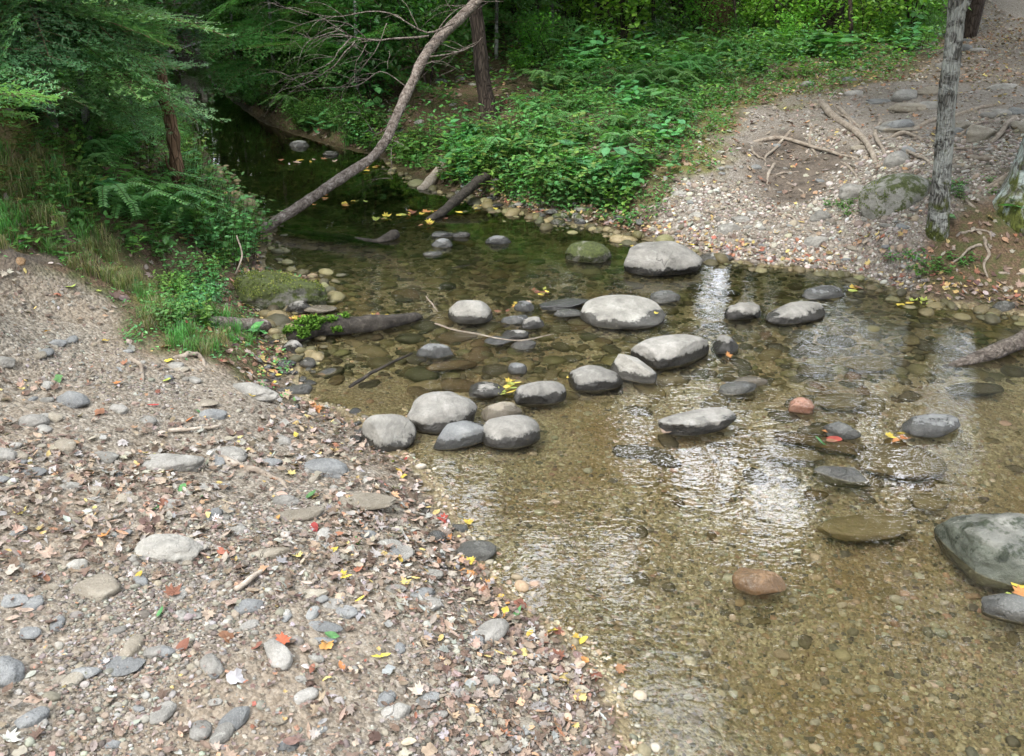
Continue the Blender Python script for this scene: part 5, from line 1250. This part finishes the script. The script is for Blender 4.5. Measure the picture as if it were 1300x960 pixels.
def hemlock(label, base, h, z0, z1, reach, n, seed, group=None, az=None, cols=((.13,.30,.13),(.17,.35,.14),(.20,.38,.13),(.10,.25,.11)), r0=.03, lean=(0,0), name='hemlock'):
    rnd = np.random.default_rng(seed); base = np.array(base, float)
    rt = bpy.data.objects.new(name, None); COL.objects.link(rt); rt.location = base; tag(rt, label, 'hemlock tree', group)
    top = np.array([lean[0]*h, lean[1]*h, h]); p = smooth_path([np.array([0,0,-.1]), top*.5 + [.03,.02,0], top], 24, .02, seed)
    V, F = tube(p, np.linspace(r0, .006, 24), 8, .15, seed); link('trunk', mesh_from('trunk', *join([(V, F)]), None, True, [M['bark_grey']]), rt)
    z = rnd.uniform(z0, z1, n); a = rnd.uniform(0, 2*PI, n) if az is None else rnd.uniform(az[0], az[1], n)
    s = reach * (1 - .55 * (z - z0) / (h - z0 + .01)) * rnd.uniform(.55, 1.15, n)
    ctr = np.stack([np.interp(z, p[:, 2], p[:, 0]), np.interp(z, p[:, 2], p[:, 1]), z], -1)
    pit = rnd.normal(.05, .2, n)
    c_, s_ = np.cos(a), np.sin(a)
    Rz = rotm(a); Ry = np.stack([np.stack([np.cos(pit), pit*0, np.sin(pit)], -1), np.stack([pit*0, pit*0+1, pit*0], -1), np.stack([-np.sin(pit), pit*0, np.cos(pit)], -1)], -2)
    roll = rnd.normal(0, .3, n); Rx = np.stack([np.stack([roll*0+1, roll*0, roll*0], -1), np.stack([roll*0, np.cos(roll), -np.sin(roll)], -1), np.stack([roll*0, np.sin(roll), np.cos(roll)], -1)], -2)
    R = Rz @ Ry @ Rx
    cc = np.array(cols)[rnd.integers(0, len(cols), n)] * rnd.uniform(.75, 1.3, (n, 1))
    tid = rnd.integers(0, len(SPR), n)
    V, F, C = scatter([(t[0], t[1]) for t in SPR], ctr, R, s, cc, tid)
    link('foliage', mesh_from('foliage', V, F, C, False, [M['needle']]), rt)
    parts = []
    for i in range(n):
        WV, WF = SPR[tid[i]][2]; parts.append(((WV * s[i]) @ R[i].T + ctr[i], WF))
    link('branches', mesh_from('branches', *join(parts), None, True, [M['bark_brown']]), rt)
    return rt
CG = 'hemlock saplings on the left bank'
g = on_ground(72, 172); hemlock('dense feathery hemlock sapling on top of the left mound', g, 4.2, .1, 3.4, 1.2, 120, 1, CG, lean=(-.03, 0))
g = on_ground(112, 176); hemlock('feathery hemlock sapling crowding the snag from the left', g, 3.4, .15, 2.6, 1.0, 85, 2, CG)
g = on_ground(-90, 190); hemlock('hemlock sapling cut by the left edge of the view', g, 4.5, .15, 3.6, 1.2, 90, 3, CG)
g = on_ground(30, 110); hemlock('hemlock sapling behind the dense one on the mound', g, 4.5, .2, 3.6, 1.3, 80, 4, CG)
g = on_ground(172, 196); hemlock('small hemlock whose flat spray reaches past the snag over the water', g, 1.3, .3, .75, .55, 9, 5, CG, r0=.015, az=(-.5, .6))
g = on_ground(170, 80); hemlock('dark hemlock behind the snag at the upstream bend', g, 4.5, .3, 4, 1.3, 50, 6, CG, cols=((.02,.07,.03),(.03,.09,.04)))
HG = 'hemlocks on the upstream right bank'
UH = ((.07,.20,.05),(.10,.25,.06),(.12,.27,.07))
for i, (a, b, h, n, rc) in enumerate([(455,135,3.4,40,1.5),(350,125,3.6,44,1.5),(300,95,3.5,40,1.4),(590,52,3.8,40,1.5),(410,80,4.0,44,1.6),(630,75,3.8,36,1.5),(700,50,4.0,34,1.6)]):
    g = on_ground(a, b); hemlock('hemlock leaning its sprays out from the upstream right bank', g, h, .5, h*.85, rc, n, 20+i, HG, cols=UH, r0=.03)

# ---------------------------------------------------------------- plants
def herb(seed, stems, h, pairs, leaf, cols, spread=.12, lean=.35, tmpl=LEAF7, wide=1.0, curve=1.0):
    r = np.random.default_rng(seed); P_, Y, Pt, S_ = [], [], [], []; st = []
    for i in range(stems):
        a = r.uniform(0, 6.28); b = np.array([math.cos(a), math.sin(a), 0]) * spread * r.uniform(.1, 1); hh = h * r.uniform(.6, 1.1); ln = r.uniform(.2, 1) * lean * hh
        e = b + np.array([math.cos(a) * ln, math.sin(a) * ln, hh]); m = (b + e) / 2 - np.array([math.cos(a), math.sin(a), 0]) * ln * .2
        q = smooth_path([b - [0,0,.02], m, e], 8); st.append(tube(q, np.linspace(.0028, .0015, 8), 4))
        y0 = r.uniform(0, 6.28)
        for k in range(pairs):
            u = (k + 1.2) / (pairs + .2); c = q[min(7, int(u * 7))]
            for s in (0, PI):
                P_.append(c); Y.append(y0 + k * 1.57 + s + r.normal(0, .3)); Pt.append(r.normal(.05, .25)); S_.append(leaf * (1.15 - .5 * abs(u - .55)) * r.uniform(.7, 1.2))
        P_.append(q[-1]); Y.append(r.uniform(0, 6.28)); Pt.append(.3); S_.append(leaf * .7)
    n = len(P_); sc = np.array(S_); scv = np.stack([sc * wide, sc, sc], -1)
    c = palette(n, cols, .16)
    V, F, C = scatter([tmpl], np.array(P_), leaf_dir(n, np.array(Y), np.array(Pt), r.normal(0, .2, n)), scv, c)
    return (V, F, C), join(st)

def fern(seed, fronds, L, cols, w=.28):
    r = np.random.default_rng(seed); P_, R_, S_, st = [], [], [], []
    for i in range(fronds):
        a = i / fronds * 6.28 + r.normal(0, .25); l = L * r.uniform(.75, 1.1); d = np.array([math.cos(a), math.sin(a), 0])
        q = smooth_path([np.zeros(3), d * l * .4 + [0,0,l*.5], d * l * .95 + [0,0,l*.35]], 26); st.append(tube(q, np.linspace(.003, .001, 26), 4))
        for k in range(3, 26):
            u = k / 25; ln = l * w * math.sin(min(1, u * 1.25 + .12) * PI * .93) ** .8 * (1 - u * .3) + .006
            for s in (-1, 1):
                P_.append(q[k]); ang = a - PI/2 + s * math.radians(72); R_.append((ang, -.15 + r.normal(0, .08), s * .15)); S_.append((l * .07, ln, ln))
    n = len(P_); R_ = np.array(R_)
    V, F, C = scatter([LEAF7], np.array(P_), leaf_dir(n, R_[:, 0], R_[:, 1], R_[:, 2]), np.array(S_), palette(n, cols, .1))
    return (V, F, C), join(st)

def shrub(seed, h, rad, n_leaf, leaf, cols, stems=6, wide=1.0, layers=14):
    r = np.random.default_rng(seed); st = []; tips = []
    for i in range(stems):
        a = r.uniform(0, 6.28); e = np.array([math.cos(a) * rad * r.uniform(.4, 1), math.sin(a) * rad * r.uniform(.4, 1), h * r.uniform(.55, 1)])
        q = smooth_path([np.zeros(3) - [0,0,.05], e * [.3,.3,.5], e], 10, .03, i + seed); st.append(tube(q, np.linspace(.014, .004, 10), 5))
        for u in (.4, .6, .8, 1): tips.append(q[min(9, int(u * 9))] + r.normal(0, .06, 3))
    for i in range(layers): tips.append(np.array([r.normal(0, rad*.5), r.normal(0, rad*.5), h * r.uniform(.2, 1)]))
    tips = np.array(tips); k = r.integers(0, len(tips), n_leaf)
    p = tips[k] + r.normal(0, 1, (n_leaf, 3)) * rad * np.array([.24, .24, .13])
    p[:, 2] = np.maximum(p[:, 2], .04)
    sc = leaf * r.uniform(.65, 1.25, n_leaf); tone = r.uniform(.75, 1.3, len(tips))[k]
    V, F, C = scatter([LEAF7 if leaf > .045 else LEAF4], p, leaf_dir(n_leaf, r.uniform(0, 6.28, n_leaf), r.normal(-.15, .35, n_leaf), r.normal(0, .35, n_leaf)), np.stack([sc*wide, sc, sc], -1), palette(n_leaf, cols, .15) * tone[:, None])
    return (V, F, C), join(st)

def grass(seed, n, L, cols, w=.0022, lean=.6):
    r = np.random.default_rng(seed); Vs, Fs, Cs = [], [], []
    for i in range(n):
        a = r.uniform(0, 6.28); b = np.array([r.normal(0, .04), r.normal(0, .04), -.01]); l = L * r.uniform(.5, 1.1); d = np.array([math.cos(a), math.sin(a), 0]); s = np.array([-d[1], d[0], 0]) * w
        k = r.uniform(.3, 1) * lean; q = [b, b + d*l*.25*k + [0,0,l*.5], b + d*l*.7*k + [0,0,l*.75], b + d*l*1.1*k + [0,0,l*.6]]
        o = len(Vs) * 7; Vs.append(np.array([q[0]-s, q[0]+s, q[1]-s, q[1]+s, q[2]-s*.7, q[2]+s*.7, q[3]]))
        Fs += [(o,o+1,o+3),(o,o+3,o+2),(o+2,o+3,o+5),(o+2,o+5,o+4),(o+4,o+5,o+6)]; Cs.append(np.repeat(palette(1, cols, .2), 7, 0))
    return (np.concatenate(Vs), np.array(Fs), np.concatenate(Cs)), None

LG = [(.085,.25,.085),(.11,.30,.10),(.07,.20,.07),(.14,.34,.11)]
MG = [(.07,.18,.04),(.09,.22,.05),(.11,.25,.055)]
BG = [(.15,.36,.05),(.21,.42,.06),(.12,.29,.045)]
DG = [(.03,.09,.022),(.045,.12,.03),(.055,.14,.035)]
TY = {}
def kind_of(key, lm, stm, leafpart='leaves', mat='leaf'):
    (V, F, C), st = lm
    me = mesh_from(leafpart, V, F, C, False, [M[mat]]); ms = None
    if st is not None: ms = mesh_from('stem', st[0], st[1], None, True, [M[stm]])
    TY[key] = (me, ms, leafpart)
PAL = [[(.10,.27,.08),(.13,.32,.09),(.08,.21,.06)], [(.14,.30,.06),(.18,.34,.07),(.11,.24,.05)], LG, [(.08,.20,.05),(.11,.25,.06),(.17,.25,.06)]]
for i in range(4): kind_of(('broad', i), herb(10+i, 6, .18 + .06 * i, 3, (.10, .075, .12, .085)[i], PAL[i], .12, .6, wide=(1, .75, 1.1, .9)[i]), 'stem')
for i in range(4): kind_of(('small', i), herb(20+i, 16, .22 + .05 * i, 5, .048, PAL[(i + 1) % 4], .16, .5, wide=1.15), 'stem')
for i in range(3): kind_of(('low', i), herb(30+i, 9, .12, 2, .055, MG, .13, .5), 'stem')
for i in range(3): kind_of(('fern', i), fern(40+i, 9, .42, [(.10,.24,.075),(.12,.28,.085)]), 'stem', 'fronds')
for i in range(4): kind_of(('shrub', i), shrub(50+i, 1.0, .55, 900, .07, BG, 7), 'bark_dark')
for i in range(4): kind_of(('dshrub', i), shrub(60+i, 1.4, .8, 1500, .085, DG, 7, .8), 'bark_dark')
for i in range(4): kind_of(('mshrub', i), shrub(70+i, .8, .5, 1100, .05, MG, 7), 'bark_dark')
for i in range(3): kind_of(('grass', i), grass(80+i, 90, .20, [(.13,.17,.055),(.19,.18,.085),(.09,.15,.04),(.24,.21,.12)]), None, 'blades')
for i in range(2): kind_of(('bigleaf', i), herb(90+i, 3, .16, 1, .15, LG, .04, .6, wide=1.2), 'stem')
for i in range(2): kind_of(('hgrass', i), grass(95+i, 60, .22, [(.07,.20,.05),(.10,.25,.06)]), None, 'blades')

def plant(name, key, g, s, label, cat, group=None, parts=True, sink=0):
    ks = [k for k in TY if k[0] == key]; me, ms, lp = TY[random.choice(ks)]
    yaw = random.uniform(0, 6.28); loc = (g[0], g[1], g[2] - sink)
    sc = s * random.uniform(.88, 1.12); sv = (sc, sc, sc * random.uniform(.85, 1.15))
    if ms is None:
        o = link(name, me, None, loc, (0, 0, yaw), sv); tag(o, label, cat, group); return o
    o = bpy.data.objects.new(name, None); COL.objects.link(o); o.location = loc; o.rotation_euler = (0, 0, yaw); o.scale = sv; o.empty_display_size = .1
    tag(o, label, cat, group)
    link(lp, me, o); link('stem', ms, o)
    return o

def poly_px(n, poly, f, min_d=0.0):
    xs = [q[0] for q in poly]; ys = [q[1] for q in poly]; k = 0; t = 0; done = []
    while k < n and t < n * 80:
        t += 1; x, y = random.uniform(min(xs), max(xs)), random.uniform(min(ys), max(ys))
        if not inside(np.array([x]), np.array([y]), poly)[0]: continue
        g = on_ground(x, y)
        if samp(SD, g[0], g[1]) < .03: continue
        if min_d and any(math.hypot(g[0]-a, g[1]-b) < min_d for a, b in done): continue
        done.append((g[0], g[1])); f(g, x, y); k += 1

# carpet of herbs across the creek
VEG = [(560,215),(600,175),(640,150),(690,110),(720,78),(900,70),(1000,62),(1060,72),(960,95),(880,140),(855,170),(850,205),(815,235),(790,262),(720,265),(650,245),(590,230)]
poly_px(120, VEG, lambda g, x, y: plant('leafy_plant', random.choice(['broad', 'broad', 'broad', 'small', 'low', 'low', 'fern']), g, random.uniform(.8, 1.15), 'broad leaved green plant in the carpet on the far bank', 'plant', 'leafy plants carpeting the far bank', y > 120), .09)
WED = [(565,228),(600,195),(640,190),(700,215),(780,240),(800,262),(740,270),(670,258),(600,245)]
poly_px(42, WED, lambda g, x, y: plant('waterside_plant', 'small' if random.random() < .6 else 'broad', g, random.uniform(.9, 1.25), 'lush bright plant hanging over the water at the far bank', 'plant', 'lush plants at the far waterline'), .08)
TOP = [(640,60),(700,30),(800,20),(1000,15),(1190,12),(1195,45),(1188,68),(1100,66),(1000,66),(880,62),(760,75),(660,95)]
poly_px(44, TOP, lambda g, x, y: plant('green_undergrowth_bush', 'shrub' if random.random() < .5 else 'mshrub', g, random.uniform(.35, .6), 'bright knee high bush at the wood edge above the far bank', 'bush', 'bright bushes along the wood edge', False), .3)
poly_px(30, [(640,95),(1190,70),(1190,50),(640,70)], lambda g, x, y: plant('leafy_plant', 'broad', g, random.uniform(.9, 1.4), 'broad leaved plant at the wood edge above the far bank', 'plant', 'leafy plants at the wood edge', False), .2)
# shrubs back in the wood
def zone(n, x0, x1, y0, y1, key, s0, s1, name, label, cat, group, dmin=.7, seed=0):
    rnd = random.Random(seed); done = []; t = 0
    while len(done) < n and t < n * 60:
        t += 1; x, y = rnd.uniform(x0, x1), rnd.uniform(y0, y1)
        if samp(SD, x, y) < .25 or samp(M_path, x, y) > .2 or samp(M_gravr, x, y) > .2: continue
        if any(math.hypot(x-a, y-b) < dmin for a, b in done): continue
        done.append((x, y)); plant(name, key, (x, y, float(H(x, y))), rnd.uniform(s0, s1), label, cat, group, False)
zone(34, -1.5, 9.5, 15, 21, 'shrub', .8, 1.5, 'woodland_bush', 'sunlit green bush standing in the wood beyond the far bank', 'bush', 'sunlit bushes in the wood', .8, 1)
zone(36, -1, 11, 18, 30, 'mshrub', 1.6, 2.8, 'woodland_bush', 'tall green bush deep in the wood beyond the far bank', 'bush', 'tall bushes deep in the wood', 1.0, 2)
zone(46, -7.5, -.2, 12.3, 30, 'dshrub', .8, 1.4, 'dark_bush', 'dark glossy bush on the upstream banks', 'bush', 'dark bushes along the upstream banks', .7, 3)
zone(30, -14, 0, 24, 42, 'dshrub', 1.5, 2.6, 'dark_bush', 'tall dark bush closing the view upstream', 'bush', 'tall dark bushes far upstream', 1.2, 4)
UPR = [(262,70),(300,60),(420,55),(480,70),(485,100),(450,130),(400,150),(340,140),(300,120),(275,95)]
poly_px(30, UPR, lambda g, x, y: plant('streamside_bush', 'mshrub', g, random.uniform(.6, 1.0), 'green bush leaning over the dark upstream pool', 'bush', 'bushes over the upstream pool', False), .25)
UP2 = [(430,185),(440,150),(520,165),(560,180),(590,160),(620,165),(600,205),(560,220),(520,210),(480,190)]
poly_px(24, UP2, lambda g, x, y: plant('leafy_plant', random.choice(['broad','small','low']), g, random.uniform(.9, 1.3), 'leafy plant behind the leaning dead trunk', 'plant', 'leafy plants behind the leaning trunk', False), .12)
# left bank
LB = [(232,215),(250,235),(275,262),(298,288),(322,308),(328,330),(300,335),(262,320),(238,300),(226,270),(222,235)]
poly_px(34, LB, lambda g, x, y: plant('waterside_plant', 'small', g, random.uniform(.75, 1.05), 'pale green small leaved plant right of the snag on the left bank', 'plant', 'small leaved plants right of the snag'), .07)
LC_ = [(60,255),(100,225),(160,235),(215,265),(225,300),(215,330),(170,330),(130,310),(90,285)]
poly_px(34, LC_, lambda g, x, y: plant('leafy_plant', random.choice(['broad','broad','small','low']), g, random.uniform(.5, .75), 'leafy plant on the shady slope of the left bank', 'plant', 'leafy plants on the left slope'), .08)
LD = [(175,395),(200,365),(250,345),(290,330),(300,355),(275,395),(262,425),(225,430)]
poly_px(26, LD, lambda g, x, y: plant('leafy_plant', random.choice(['small','low','small']), g, random.uniform(.4, .6), 'small green plant on the grassy tongue of the left bank', 'plant', 'small plants on the grassy tongue'), .07)
for i, (x, y, s) in enumerate([(165,285,1.15),(205,285,1.1),(185,262,1.1),(140,275,1.0),(225,290,.9)]):
    g = on_ground(x, y); plant('fern', 'fern', g, s, ['arching fern in front of the hemlocks, left of centre among the ferns','fern directly left of the snag foot','fern farthest up the left slope','leftmost fern on the left slope','fern nearest the snag foot, lowest of the ferns'][i], 'fern')
for i, (x, y, s) in enumerate([(1060,75,1.3),(1040,70,1.1),(1035,45,1.2)]):
    g = on_ground(x, y); plant('broad_leaf_plant', 'bigleaf', g, s*1.6, 'big leaved plant at the foot of the dark thick trunk', 'plant', 'big leaved plants at the dark trunk')
for x, y, s, l in [(1283,282,.75,'two leaved bright plant in front of the big mossy trunk'),(1203,288,.5,'small bright plant at the foot of the slim grey tree'),(330,432,.55,'bright fresh plant by the weathered log end'),(862,205,.8,'broad plant at the edge of the far gravel'),(130,270,.9,'wide leaved pale plant among the left bank plants'),(845,225,.8,'wide leaved plant where the carpet meets the gravel')]:
    g = on_ground(x, y); plant('broad_leaf_plant', 'bigleaf', g, s, l, 'plant')
for x, y, n, pl in [(1085,265,7,'the mossy boulder on the right bank'),(1220,250,7,'the slim grey tree'),(1165,340,5,'the undercut right bank'),(1235,340,4,'the undercut right bank'),(1290,250,4,'the big mossy trunk')]:
    for i in range(n):
        g = on_ground(x + random.gauss(0, 18), y + random.gauss(0, 10))
        if samp(SD, g[0], g[1]) < .03: continue
        plant('seedling', 'low', g, random.uniform(.35, .7), 'little green seedling growing beside ' + pl, 'seedling', 'seedlings beside ' + pl)
# grass tufts on the mound
GT = [(0,200),(40,190),(80,215),(110,260),(150,330),(190,360),(150,370),(95,345),(30,310),(0,320)]
poly_px(56, GT, lambda g, x, y: plant('grass_tuft', 'grass', g, random.uniform(.35, .65), 'straw and green grass tuft hanging on the left mound', 'grass tuft', 'grass tufts on the left mound'), .05)
GT2 = [(170,360),(230,390),(290,400),(330,430),(290,455),(230,450),(190,425)]
poly_px(38, GT2, lambda g, x, y: plant('grass_tuft', 'hgrass' if random.random() < .6 else 'grass', g, random.uniform(.35, .65), 'grass tuft at the edge of the near beach', 'grass tuft', 'grass tufts edging the near beach'), .05)

# low ground cover nobody could count
def cover(name, n, box, Mk, leaf, cols, label, hgt=.05, near=None, mat='leaf', cl=5):
    x, y = rand_land(n, box, Mk, .05, near); n = len(x)
    x = np.repeat(x, cl) + RNG.normal(0, .025, n*cl); y = np.repeat(y, cl) + RNG.normal(0, .025, n*cl); m = len(x)
    p = np.stack([x, y, H(x, y) + RNG.uniform(.01, hgt, m)], -1); sc = RNG.uniform(.6, 1.2, m) * leaf
    V, F, C = scatter([LEAF4], p, leaf_dir(m, RNG.uniform(0, 6.28, m), RNG.normal(.1, .3, m), RNG.normal(0, .25, m)), sc, palette(m, cols, .2))
    return setting(link(name, mesh_from(name, V, F, C, False, [M[mat]])), 'stuff', label, 'ground cover')
vegw = np.zeros_like(XX)
vp = PW([(q[0], q[1], .5 if q[1] > 150 else .8) for q in VEG], .5)
vegw = mask(vp, .2, .4, 12) * (SD > .05)
cover('ground_cover', 6000, (-2, 7.5, 8, 16), np.clip(vegw * .9 + M_moss * .34, 0, 1), .045, LG + MG, 'low green ground cover between the plants of the far bank', .09)
wood_w = smooth(YY, 11.5, 14.5) * (1 - M_path) * (1 - M_gravr) * (SD > .1)
cover('ground_cover', 9000, (-8, 10, 12, 26), wood_w, .09, BG + LG + MG, 'green undergrowth covering the woodland floor', .22, cl=6)
leftw = (1 - M_beach) * (SD > .03) * (XX < np.interp(YY, [0, 6, 9, 14], [0, -1.0, -2, -4])) * (1 - .5 * M_cut)
cover('ground_cover', 3600, (-6, 4.2, -.3, 12), leftw * (.3 + .7 * drift), .026, MG + LG, 'tiny green leaves creeping over the left bank', .04)

MARG = [(262,80),(275,105),(300,128),(345,152),(385,166),(440,180),(480,190),(470,170),(400,150),(340,135),(300,105),(280,75)]
poly_px(26, MARG, lambda g, x, y: plant('streambank_plant', random.choice(['hgrass','small','fern','broad']), g, random.uniform(.9, 1.4), 'plant trailing at the edge of the dark upstream pool', 'plant', 'plants edging the upstream pool'), .15)
MARL = [(212,66),(225,100),(236,140),(250,180),(262,205),(240,205),(215,170),(200,110),(200,70)]
poly_px(26, MARL, lambda g, x, y: plant('streambank_plant', random.choice(['hgrass','small','small','broad']), g, random.uniform(.5, .8), 'plant hanging over the creek behind the snag', 'plant', 'plants hanging over the creek behind the snag'), .12)

SLP = [(0,120),(60,150),(120,170),(190,150),(215,185),(225,225),(180,245),(110,232),(60,200),(0,185)]
poly_px(30, SLP, lambda g, x, y: plant('leafy_plant', random.choice(['broad','low','fern','small']), g, random.uniform(.7, 1.0), 'leafy plant under the hemlocks of the left bank', 'plant', 'leafy plants under the left hemlocks'), .1)
zone(14, -5.2, -2.9, 7.2, 12.5, 'mshrub', .45, .75, 'streamside_bush', 'green bush on the slope behind the snag', 'bush', 'bushes on the slope behind the snag', .45, 9)
zone(5, -4.8, -3.4, 6.0, 8.0, 'mshrub', .5, .8, 'streamside_bush', 'green bush tucked under the hemlock saplings', 'bush', 'bushes under the hemlock saplings', .45, 19)

poly_px(18, MARG, lambda g, x, y: plant('streamside_bush', 'mshrub', g, random.uniform(.35, .6), 'low green bush at the edge of the dark upstream pool', 'bush', 'low bushes edging the upstream pool'), .2)
poly_px(10, [(430,190),(480,196),(508,214),(560,222),(560,205),(500,185),(440,172)], lambda g, x, y: plant('seedling', 'low', g, random.uniform(.8, 1.3), 'green seedling on the shore between dead trunk and pale log', 'seedling', 'seedlings between dead trunk and pale log'), .12)

MIDV = [(840,92),(930,72),(1010,68),(1120,68),(1100,84),(1010,104),(940,140),(890,185),(850,205),(845,150)]
poly_px(34, MIDV, lambda g, x, y: plant('low_plant', 'low', g, random.uniform(.7, 1.2), 'low green plant on the mossy strip above the far gravel', 'plant', 'low plants on the mossy strip'), .14)

MND = [(0,185),(60,190),(110,235),(120,290),(95,335),(40,320),(0,310)]
poly_px(30, MND, lambda g, x, y: plant('low_plant', random.choice(['low', 'low', 'hgrass']), g, random.uniform(.5, .9), 'low green plant among the grass of the left mound', 'plant', 'low plants on the left mound'), .09)

rnd_ = random.Random(77); k_ = 0
for t_ in range(6000):
    y_ = rnd_.uniform(9.3, 30); x_ = rnd_.uniform(-10, .5); sd__ = samp(SD, x_, y_)
    if not .02 < sd__ < .55: continue
    plant('streambank_plant', rnd_.choice(['hgrass', 'hgrass', 'small', 'fern', 'broad', 'low']), (x_, y_, float(H(x_, y_))), rnd_.uniform(.6, 1.0), 'plant rooted in the mud edge of the shaded upstream channel', 'plant', 'plants along the shaded upstream channel'); k_ += 1
    if k_ >= 80: break

# ---------------------------------------------------------------- light, sky, camera
w = bpy.data.worlds.new('World'); S.world = w; w.use_nodes = True
nt = w.node_tree; nt.nodes.clear()
SUN_EL, SUN_AZ = math.radians(52), math.radians(212)       # behind the viewer and to the left
sky = nt.nodes.new('ShaderNodeTexSky'); sky.sky_type = 'NISHITA'; sky.sun_disc = False
sky.sun_elevation = SUN_EL; sky.sun_rotation = SUN_AZ; sky.air_density = 1.0; sky.dust_density = 2.5; sky.ozone_density = 1.0
tc = nt.nodes.new('ShaderNodeTexCoord'); mp = nt.nodes.new('ShaderNodeMapping'); mp.inputs['Scale'].default_value = (1, 1, 2.2)
no = nt.nodes.new('ShaderNodeTexNoise'); no.inputs['Scale'].default_value = 2.1; no.inputs['Detail'].default_value = 6
rp = nt.nodes.new('ShaderNodeValToRGB'); rp.color_ramp.elements[0].position = .32; rp.color_ramp.elements[1].position = .52
mx = nt.nodes.new('ShaderNodeMix'); mx.data_type = 'RGBA'; 
# cloud brightness raised ahead of the camera, away from the sun, for water glints
dt = nt.nodes.new('ShaderNodeVectorMath'); dt.operation = 'DOT_PRODUCT'; nt.links.new(tc.outputs['Generated'], dt.inputs[0]); dt.inputs[1].default_value = Vector((.18, .80, .58)).normalized()
cr = nt.nodes.new('ShaderNodeMapRange'); cr.interpolation_type = 'SMOOTHSTEP'; nt.links.new(dt.outputs['Value'], cr.inputs['Value']); cr.inputs['From Min'].default_value = .35; cr.inputs['From Max'].default_value = .98; cr.inputs['To Min'].default_value = 8.5; cr.inputs['To Max'].default_value = 36
cm = nt.nodes.new('ShaderNodeVectorMath'); cm.operation = 'SCALE'; cm.inputs[0].default_value = (.95, .985, 1.06); nt.links.new(cr.outputs[0], cm.inputs['Scale']); nt.links.new(cm.outputs[0], mx.inputs[7])
bg = nt.nodes.new('ShaderNodeBackground'); bg.inputs[1].default_value = .13
ow = nt.nodes.new('ShaderNodeOutputWorld')
nt.links.new(tc.outputs['Generated'], mp.inputs[0]); nt.links.new(mp.outputs[0], no.inputs['Vector']); nt.links.new(no.outputs['Fac'], rp.inputs[0])
nt.links.new(rp.outputs[0], mx.inputs[0]); nt.links.new(sky.outputs[0], mx.inputs[6]); nt.links.new(mx.outputs[2], bg.inputs[0]); nt.links.new(bg.outputs[0], ow.inputs[0])
sl = bpy.data.lights.new('sun', 'SUN'); sl.energy = 2.0; sl.angle = math.radians(12); sl.color = (1, .96, .88)
so = bpy.data.objects.new('sun', sl); COL.objects.link(so)
sd_ = Vector((math.sin(SUN_AZ) * math.cos(SUN_EL), math.cos(SUN_AZ) * math.cos(SUN_EL), math.sin(SUN_EL)))
so.rotation_euler = sd_.to_track_quat('Z', 'Y').to_euler(); so.location = (0, 0, 30)

cd = bpy.data.cameras.new('camera'); co = bpy.data.objects.new('camera', cd); COL.objects.link(co); S.camera = co
cd.sensor_width = 36; cd.lens = 36 * FPX / 1300; cd.shift_y = -45 / 1300; cd.clip_end = 1000; cd.clip_start = .05
co.location = (0, 0, CAM_H); co.rotation_euler = (PI/2 - PITCH, 0, 0)
S.view_settings.view_transform = 'Standard'; S.view_settings.look = 'None'; S.view_settings.exposure = EXPO; S.view_settings.gamma = 1
S.cycles.max_bounces = 6; S.cycles.diffuse_bounces = 3; S.cycles.glossy_bounces = 3; S.cycles.transmission_bounces = 3; S.cycles.transparent_max_bounces = 8
S.cycles.caustics_reflective = False; S.cycles.caustics_refractive = True; S.cycles.use_denoising = True; S.cycles.use_adaptive_sampling = True
S.cycles.adaptive_threshold = .02
